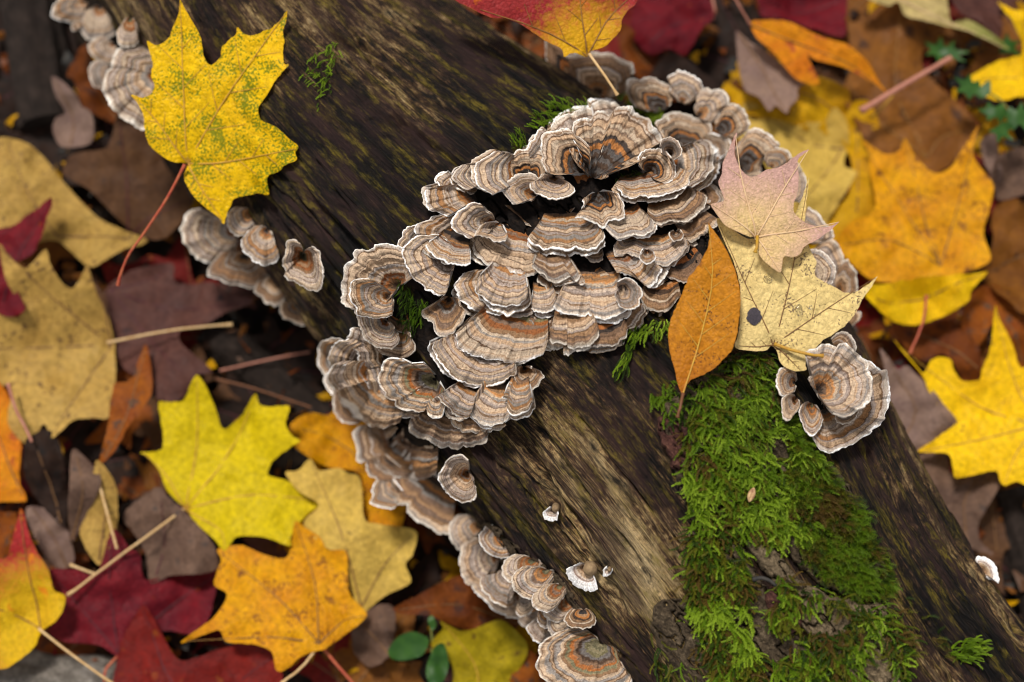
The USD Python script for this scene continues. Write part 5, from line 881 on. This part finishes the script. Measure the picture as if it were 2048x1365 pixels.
G('b_taupe', 'taupe leaf with black holes under the long tan stalk', 'leaf_grey', .040, [(322, 978), (346, 1000), (372, 1022), (402, 1052), (432, 1090), (440, 1135), (400, 1150), (340, 1152), (300, 1165), (290, 1112), (262, 1060), (243, 1040), (262, 1012)], (310, 1150), [[(330, 1080), (330, 990)]], vein_mat='vein_maroon')
G('b_greycurl', 'grey curled leaf standing on edge at the left', 'leaf_grey', .050, [(142, 902), (165, 915), (186, 945), (194, 965), (182, 1010), (165, 1050), (150, 1082), (138, 1040), (132, 980)], (150, 1075), [[(160, 1000), (150, 915)]], tilt=(.4, 0), name='curled_leaf', cat='leaf')
G('b_mustard', 'mustard-brown narrow leaf with a straight tan stalk, beside the grey curled leaf', 'leaf_tan', .046, [(205, 925), (228, 950), (240, 985), (236, 1040), (224, 1090), (212, 1120), (196, 1130), (170, 1090), (160, 1062), (180, 1020), (196, 960)], (200, 1120), [[(215, 1020), (210, 940)]], name='narrow_leaf', cat='leaf')
G('b_drybrown', 'dry brown leaf hanging left of the grey curled leaf', 'leaf_umber', .044, [(60, 885), (100, 860), (128, 900), (134, 980), (132, 1030), (122, 1052), (90, 1020), (62, 985), (50, 940)], (120, 1045), [[(100, 960), (80, 890)]])
G('b_oldpink', 'dull pinkish leaf tongue below the dry brown one at the left', 'leaf_pinkgrey', .038, [(58, 1015), (100, 1020), (128, 1050), (142, 1085), (145, 1120), (120, 1138), (98, 1130), (75, 1085), (60, 1050)], (125, 1135), [[(105, 1075), (70, 1020)]])
G('b_orangeleft', 'orange-brown leaf cut by the left edge under the large tan leaf', 'leaf_orange', .040, [(0, 765), (22, 790), (34, 850), (48, 890), (40, 960), (52, 1000), (10, 1004), (-50, 1000), (-70, 880), (-40, 790)], (45, 990), [[(10, 900), (-20, 800)]])
G('b_brassleft', 'brass-coloured leaf patch below the orange-brown one at the left edge', 'leaf_rustorange', .032, [(-40, 1020), (10, 1025), (38, 1030), (30, 1075), (20, 1115), (-30, 1120)], (0, 1110), [])
G('b_oliveyellow', 'olive-yellow leaf at the bottom beside the green seedling', 'leaf_olive', .040, [(862, 1290), (885, 1258), (882, 1243), (920, 1262), (950, 1258), (1000, 1240), (1040, 1270), (1056, 1300), (1030, 1365), (1020, 1430), (890, 1430), (905, 1365), (900, 1325)], (960, 1420), [[(950, 1330), (890, 1250)]], vein_mat='vein_gold')
G('b_rustdark', 'dark rust leaf shaded by the edge crust at the bottom', 'leaf_rust', .036, [(788, 1218), (830, 1195), (880, 1170), (930, 1150), (1000, 1180), (1050, 1225), (1030, 1258), (950, 1262), (900, 1250), (860, 1232), (810, 1230)], (1040, 1250), [[(920, 1210), (800, 1220)]])
G('b_greybrown', 'flat grey-brown leaf patch right of the spotted golden leaf', 'leaf_grey', .032, [(712, 1240), (760, 1210), (790, 1215), (792, 1260), (780, 1310), (740, 1335), (705, 1300)], (780, 1310), [[(745, 1270), (720, 1240)]])
G('b_pinkright', 'pale pinkish-brown leaf along the right side of the log', 'leaf_pinkgrey', .046, [(1755, 702), (1790, 740), (1815, 735), (1855, 782), (1885, 820), (1908, 850), (1890, 865), (1862, 884), (1835, 905), (1812, 900), (1795, 860), (1775, 790)], (1800, 890), [[(1830, 820), (1765, 715)]])
G('b_greyright', 'large grey-taupe leaf under the clear yellow leaf at the right', 'leaf_grey', .038, [(1805, 895), (1890, 905), (1905, 950), (1990, 940), (2000, 960), (1975, 1010), (1958, 1045), (1962, 1080), (1990, 1108), (1955, 1100), (1930, 1085), (1890, 1020), (1850, 960)], (1935, 1080), [[(1930, 1000), (1960, 950)]])
G('b_warmright', 'warm orange-brown leaf at the right edge above the clear yellow leaf', 'leaf_warmbrown', .034, [(1985, 420), (2040, 400), (2100, 430), (2100, 560), (2050, 640), (2000, 600), (1975, 560), (1960, 530), (1985, 490)], (2080, 500), [[(2020, 520), (1975, 545)]])
G('b_orangeright', 'orange-brown leaf between the folded yellow lobe and the right edge', 'leaf_rustorange', .030, [(1940, 590), (1985, 570), (2040, 620), (2060, 700), (2040, 760), (2010, 680), (1985, 650), (1950, 700), (1920, 650)], (2050, 720), [[(1990, 620), (1945, 595)]])
G('b_brownright', 'brown crumpled leaf in the shade below the folded yellow lobe', 'leaf_rust', .028, [(1780, 640), (1840, 650), (1900, 640), (1950, 690), (1960, 755), (1925, 765), (1905, 735), (1880, 710), (1850, 725), (1810, 700)], (1950, 740), [[(1870, 680), (1790, 645)]])
G('b_slate', 'grey stone-like leaf at the right edge above the warm orange-brown one', 'leaf_grey', .036, [(1985, 330), (2020, 300), (2080, 290), (2100, 380), (2040, 395), (2000, 392)], (2080, 340), [])
G('b_pinkedge', 'pinkish leaf strip right of the cleft golden leaf', 'leaf_pinkgrey', .032, [(1955, 290), (1985, 275), (1998, 320), (2000, 380), (1985, 372), (1962, 320)], (1990, 375), [])
G('b_redtop', 'dark red maple leaf at the top, right of the flame-coloured leaf', 'leaf_maroon', .034, [(1270, 10), (1320, -20), (1400, -10), (1425, 40), (1400, 70), (1372, 110), (1340, 100), (1300, 110), (1265, 70)], (1300, 90), [[(1350, 50), (1415, 40)]], vein_mat='vein_maroon')
G('b_redtop2', 'purple-maroon leaf at the top edge left of the orange tent leaf', 'leaf_maroon', .030, [(1515, -30), (1600, -30), (1690, -20), (1690, 40), (1680, 85), (1620, 62), (1580, 42), (1520, 40)], (1680, 0), [[(1600, 20), (1525, 10)]], vein_mat='vein_maroon')
G('b_rosetop', 'dusky rose leaf tip at the top right beyond the cream leaf', 'leaf_purple', .040, [(1900, -20), (1960, -40), (2000, -10), (2005, 50), (1990, 85), (1940, 50), (1905, 40)], (2000, -20), [])
G('b_rustmid', 'rust-red leaf between the flame-coloured leaf and the curled pink-brown one', 'leaf_rust', .026, [(1240, 60), (1310, 95), (1370, 110), (1400, 170), (1350, 200), (1290, 180), (1245, 130)], (1390, 180), [[(1310, 140), (1250, 80)]])
G('b_greengrey', 'dark green-grey leaf behind the far rim brackets', 'leaf_umber', .030, [(1300, 150), (1335, 110), (1360, 112), (1400, 140), (1430, 170), (1440, 200), (1390, 190), (1330, 170)], (1430, 190), [], name='dark_leaf', cat='leaf')
G('b_yellowbase', 'yellow leaf sliver under the olive-green bracket edge at the bottom centre', 'leaf_deepgold', .030, [(1020, 1220), (1060, 1250), (1075, 1300), (1060, 1340), (1030, 1300), (1000, 1260)], (1060, 1330), [])
G('b_orangebase', 'orange-brown leaf at the bottom edge left of the very large bottom fan', 'leaf_rustorange', .030, [(1020, 1330), (1060, 1300), (1090, 1350), (1080, 1430), (1010, 1430)], (1050, 1420), [])

# small green plants
def plant(label, leaves, stems, z, m='green_leaf'):
    c = on_z(np.array(leaves[0][0], float), z); t = thing('green_plant', label, 'seedling', c, 'small green plants among the fallen leaves')
    for k, poly in enumerate(leaves):
        p = smooth_poly(np.array(poly, float), step=4, closed=True); n = unit(np.array([.15 * math.sin(k * 2.1), -.1, 1.0])); P3 = on_plane(p, on_z(p.mean(0), z + .004 * k), n)
        V, F, UV, *_ = leaf_mesh(P3, P3[0], n, .0028, .003, .004, 3.3 + k); obj('leaflet', (V, F), m, t, uv=UV, loc=c)
    for s in stems: obj('stem', tube(on_z(smooth_poly(np.array(s, float), 10), z - .004), .0008, 5), 'green_stem', t, loc=c)
plant('lobed green seedling leaves at the right edge beside the yellow-orange leaf', [[(1980, 186), (1962, 198), (1950, 188), (1938, 200), (1928, 186), (1910, 184), (1922, 172), (1908, 156), (1930, 160), (1938, 148), (1946, 164), (1960, 160), (1962, 172), (1980, 160)], [(2012, 232), (1996, 246), (1990, 236), (1972, 244), (1970, 230), (1952, 220), (1970, 216), (1976, 204), (1988, 216), (2004, 208)], [(2012, 232), (2020, 214), (2032, 222), (2044, 204), (2050, 222), (2070, 230), (2054, 240), (2054, 264), (2038, 250), (2024, 262)], [(2008, 244), (2028, 252), (2016, 264), (2026, 282), (2006, 274), (1992, 288), (1990, 270), (1974, 264), (1990, 256)]], [[(1975, 185), (2000, 200), (2018, 222)], [(2010, 222), (2000, 250)]], .062)
plant('dark green seedling leaves above the big plain brown leaf', [[(1890, 112), (1874, 126), (1870, 110), (1850, 112), (1862, 98), (1848, 84), (1872, 90), (1880, 76), (1892, 94), (1908, 82), (1910, 98), (1938, 106), (1916, 112), (1930, 126), (1906, 118)], [(2012, 110), (1998, 104), (2002, 92), (1986, 82), (2006, 82), (2012, 66), (2022, 82), (2042, 82), (2030, 94), (2040, 114), (2022, 106)]], [[(1890, 110), (1880, 130)]], .040)
plant('two oval green seedling leaves at the bottom between golden leaf and log', [[(776, 1302), (795, 1275), (825, 1263), (856, 1275), (856, 1292), (842, 1312), (806, 1322), (784, 1318)], [(855, 1325), (870, 1292), (888, 1288), (897, 1330), (886, 1362), (862, 1370), (852, 1350)], [(856, 1236), (866, 1232), (872, 1252), (862, 1262)]], [[(850, 1290), (862, 1300), (868, 1320)], [(862, 1258), (866, 1300)]], .044)
# loose stalks, twigs and a seed
def stick(label, pts, z, r, m, name='leaf_stalk', cat='leaf stalk', rise=(0, 0)):
    p = smooth_poly(np.array(pts, float), 14); P = on_z(p, z); P[:, 2] += np.linspace(rise[0], rise[1], len(P)); t = thing(name, label, cat, P[0], 'loose stalks and twigs on the leaf litter'); obj('stalk', tube(P, np.interp(np.linspace(0, 1, 14), [0, .1, 1], [r * 1.4, r, r * .9]), 7), m, t, loc=P[0])
stick('thick pink leaf stalk slanting across the big plain brown leaf', [(1722, 222), (1800, 175), (1860, 140), (1902, 115)], .060, .0019, 'stalk_pink')
stick('thin faint stalk crossing below the thick pink one', [(1742, 236), (1765, 215), (1785, 192)], .050, .0008, 'stalk_gold')
stick('pale dry stalk in the dark gap left of the fungus heap', [(440, 742), (500, 728), (560, 715), (620, 704)], .022, .0008, 'stalk_pink')
stick('thin dark red stalk below the pale dry one', [(430, 758), (500, 775), (570, 798), (622, 815)], .034, .0008, 'stalk_brown')
stick('tan stalk slanting down the lower left of the large tan leaf', [(16, 768), (32, 820), (48, 850), (64, 884)], .062, .0011, 'stalk_pink')
stick('straight tan stalk on the mustard-brown leaf', [(196, 958), (210, 1010), (222, 1055), (234, 1098)], .060, .0010, 'stalk_tan')
stick('short tan stalk under the long stalk of the greenish-yellow leaf', [(140, 1130), (180, 1145), (225, 1160)], .046, .0010, 'stalk_tan')
stick('red leaf stalk beside the spotted golden leaf at the bottom', [(648, 1298), (672, 1328), (702, 1362), (720, 1384)], .050, .0011, 'stalk_red')
stick('thin red stalk rising to the top edge near the orange tent leaf', [(1424, 40), (1428, 15), (1420, -20)], .040, .0010, 'stalk_pink')
def on_log_stick(label, pts, h, r, m, name, cat):
    p = smooth_poly(np.array(pts, float), 12); P, n = trace(p, h); t = thing(name, label, cat, P[0], None); obj('stem', tube(P, np.linspace(r, r * .7, 12), 6), m, t, loc=P[0])
on_log_stick('short black twig lying on the bark among the moss', [(1505, 1160), (1522, 1156), (1540, 1162), (1552, 1172)], .0125, .0013, 'twig_dark', 'twig', 'twig')
def seed():
    P, n = trace(np.array([1503.0, 990.0]), .0125); s = trimesh.creation.icosphere(3, 1.0); v = s.vertices.copy()
    v[:, 1] *= .0021; v[:, 2] *= .0014; v[:, 0] *= .0043 * (1 - .25 * np.abs(s.vertices[:, 1])); v[:, 2] -= .0006 * np.exp(-(v[:, 1] / .0004) ** 2) * (v[:, 2] > 0)
    x, y, z = frame_for(unit(.35 * RIGHT + UPV), n); t = thing('seed', 'small pale seed husk lying on the moss', 'seed', P); obj('husk', (v @ np.stack([x, y, z]) + P, s.faces), 'seed_tan', t, loc=P)
seed()
# old wood on the floor
def rotten(label, a, b, r, m, z):
    A, B = on_z(np.array(a, float), z), on_z(np.array(b, float), z); u = np.linspace(0, 1, 90); ph = np.linspace(0, 2 * np.pi, 72, endpoint=False)
    d = unit(B - A); s = unit(np.cross(d, UPZ)); U, PH = np.meshgrid(u, ph, indexing='ij'); L = np.linalg.norm(B - A)
    rr = r * (1 + .5 * (meshkit.fbm(np.stack([U * L * 12, np.cos(PH) * 2.2, np.sin(PH) * 2.2], -1), 5, 6) - .5)) + r * .18 * (meshkit.fbm(np.stack([U * L * 30, np.cos(PH) * 14, np.sin(PH) * 14], -1), 3, 2) - .5)
    V = A + U[..., None] * (B - A) + (rr * np.cos(PH))[..., None] * s + (rr * np.sin(PH))[..., None] * UPZ
    f = grid_faces(90, 72, True); n = 90 * 72; v = np.vstack([V.reshape(-1, 3), A, B]); F = np.vstack([f, [(n, (j + 1) % 72, j) for j in range(72)], [(n + 1, n - 72 + j, n - 72 + (j + 1) % 72) for j in range(72)]])
    t = thing('old_branch', label, 'branch', A, None); obj('wood', (v, F), m, t, loc=A)
rotten('dark rotten branch in the upper left corner behind the log', (30, -160), (95, 250), .020, 'dark_wood', .012)
rotten('weathered grey branch along the bottom left edge', (-80, 1330), (330, 1400), .020, 'grey_wood', .014)
rotten('dark mossless branch at the lower right edge beyond the log', (2010, 980), (2120, 1330), .016, 'dark_wood', .004)
rotten('black branch in the gap left of the fungus heap', (420, 660), (660, 860), .014, 'dark_wood', .004)
# ---------------------------------------------------------------- the litter between the leaves above
TEMPLATE = np.array([(0, 0), (-.10, -.05), (-.26, .02), (-.34, .12), (-.44, .15), (-.58, .22), (-.42, .28), (-.44, .40), (-.62, .62), (-.44, .60), (-.36, .64), (-.34, .74), (-.22, .62), (-.12, .60), (-.15, .72), (-.22, .80), (-.12, .84), (0, 1.05), (.12, .84), (.22, .80), (.15, .72), (.12, .60), (.22, .62), (.34, .74), (.36, .64), (.44, .60), (.62, .62), (.44, .40), (.42, .28), (.58, .22), (.44, .15), (.34, .12), (.26, .02), (.10, -.05)])
TONES = [('leaf_umber', 'very dark brown'), ('leaf_brown', 'dull brown'), ('leaf_rust', 'rust-brown'), ('leaf_maroon', 'deep maroon'), ('leaf_rust', 'russet'), ('leaf_warmbrown', 'amber-brown'), ('leaf_rustorange', 'burnt orange'), ('leaf_warmbrown', 'cinnamon'), ('leaf_deepgold', 'mustard'), ('leaf_purple', 'purplish brown'), ('leaf_red', 'brick-red')]
NEAR = {'b_tan': 'large tan leaf', 'b_yellow': 'greenish-yellow leaf', 'b_right': 'cleft golden leaf', 'b_right2': 'clear yellow leaf', 'b_straw': 'broad straw leaf', 'b_brown': 'big plain brown leaf', 'b_orange': 'orange tent leaf', 'b_edge': 'yellow-orange edge leaf', 'b_flame2': 'half red half yellow leaf',
        'b_spotted': 'spotted golden leaf', 'b_paletan': 'pale tan leaf', 'b_purple': 'purple-brown leaf', 'b_tan2': 'blotched yellow-tan leaf', 'b_greyright': 'large grey-taupe leaf', 'b_oliveyellow': 'olive-yellow leaf', 'flame': 'flame-coloured leaf', 'speckled': 'speckled leaf', 'b_fold': 'folded yellow lobe', 'b_darkred': 'dark crimson leaf', 'b_brown2': 'brown leaf with a dark midrib'}
def filler():
    fr2 = np.random.default_rng(8); seen = {}; done = []
    lp, rp = left, right
    tries = 0
    while len(done) < 105 and tries < 4000:
        tries += 1; c = fr2.uniform((-60, -60), (2110, 1430)); k = (c - org) @ axd; x = (c - org) @ axn
        if edge_at(left, k) + 10 < x < edge_at(right, k) - 10: continue
        if any(np.linalg.norm(c - q) < 48 for q in done): continue
        done.append(c); m, tone = TONES[fr2.integers(len(TONES))]
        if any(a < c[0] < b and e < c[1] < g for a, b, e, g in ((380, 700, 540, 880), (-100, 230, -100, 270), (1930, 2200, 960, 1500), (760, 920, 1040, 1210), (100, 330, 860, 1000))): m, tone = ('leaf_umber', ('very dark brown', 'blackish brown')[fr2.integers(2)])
        best = min(NEAR, key=lambda q: np.linalg.norm(LEAVES[q][0] - c)); d = c - LEAVES[best][0]
        side = ('right of' if d[0] > 0 else 'left of') if abs(d[0]) > abs(d[1]) else ('below' if d[1] > 0 else 'above')
        if np.linalg.norm(d) < 60: side = 'mostly hidden under'
        s = fr2.uniform(150, 250); a = fr2.uniform(0, 6.283); R = np.array([[math.cos(a), -math.sin(a)], [math.sin(a), math.cos(a)]])
        poly = (TEMPLATE * [fr2.uniform(.8, 1.05), 1] + fr2.normal(size=TEMPLATE.shape) * .025 - [0, .42]) * s @ R.T + c; base = (np.array([0, -.42]) * s) @ R.T + c; tips = [(np.array(q) - [0, .42]) * s * .95 @ R.T + c for q in ((0, 1.0), (-.58, .6), (.58, .6))]
        form = ['curled', 'flat', 'crumpled', 'limp', 'wet'][fr2.integers(5)]
        label = f'{tone} {form} maple leaf {side} the {NEAR[best]}'; n = seen[label] = seen.get(label, 0) + 1
        if n > 1: label = f'{tone} {form} maple leaf {side} the {NEAR[best]}, deeper in the litter'
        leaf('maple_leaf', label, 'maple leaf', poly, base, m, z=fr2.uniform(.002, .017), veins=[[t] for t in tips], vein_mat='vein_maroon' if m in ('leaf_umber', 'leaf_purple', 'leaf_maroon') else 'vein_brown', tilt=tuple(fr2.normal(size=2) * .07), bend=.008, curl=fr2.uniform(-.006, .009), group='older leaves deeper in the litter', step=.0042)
filler()

def crumbs():
    """scraps of leaf, needles and bits of bark lying on the soil"""
    r = np.random.default_rng(3); v, f, n = {}, {}, {}
    mats = ['leaf_rust', 'leaf_umber', 'leaf_warmbrown', 'leaf_brown', 'twig_dark', 'leaf_deepgold']
    for i in range(5200):
        c = np.array([r.uniform(-.42, .42), r.uniform(-.30, .36), r.uniform(.001, .022)]); m = mats[r.integers(len(mats))]; k = r.integers(5, 8)
        L = r.uniform(.003, .011); W = L * (r.uniform(.06, .14) if r.random() < .35 else r.uniform(.4, .9)); a = np.sort(r.uniform(0, 6.28, k)); rr = r.uniform(.6, 1, k)
        q = np.stack([L * rr * np.cos(a), W * rr * np.sin(a), r.normal(size=k) * L * .18], 1); q = np.vstack([q, [[0, 0, L * .1]]])
        X, Y, Z = frame_for(np.r_[r.normal(size=2), r.normal() * .3], unit(np.r_[r.normal(size=2) * .35, 1.0])); q = q @ np.stack([X, Y, Z]) + c
        o = n.get(m, 0); v.setdefault(m, []).append(q); f.setdefault(m, []).append(np.array([(k, j, (j + 1) % k) for j in range(k)]) + o); n[m] = o + k + 1
    t = UsdGeom.Xform.Define(stage, '/World/leaf_litter').GetPrim(); tag(t, 'dark crumbled leaf litter, needles and bark scraps between the fallen leaves', 'leaf litter', kind='stuff')
    for m in v: obj('scraps', (np.vstack(v[m]), np.vstack(f[m])), m, t, smooth=False)
crumbs()
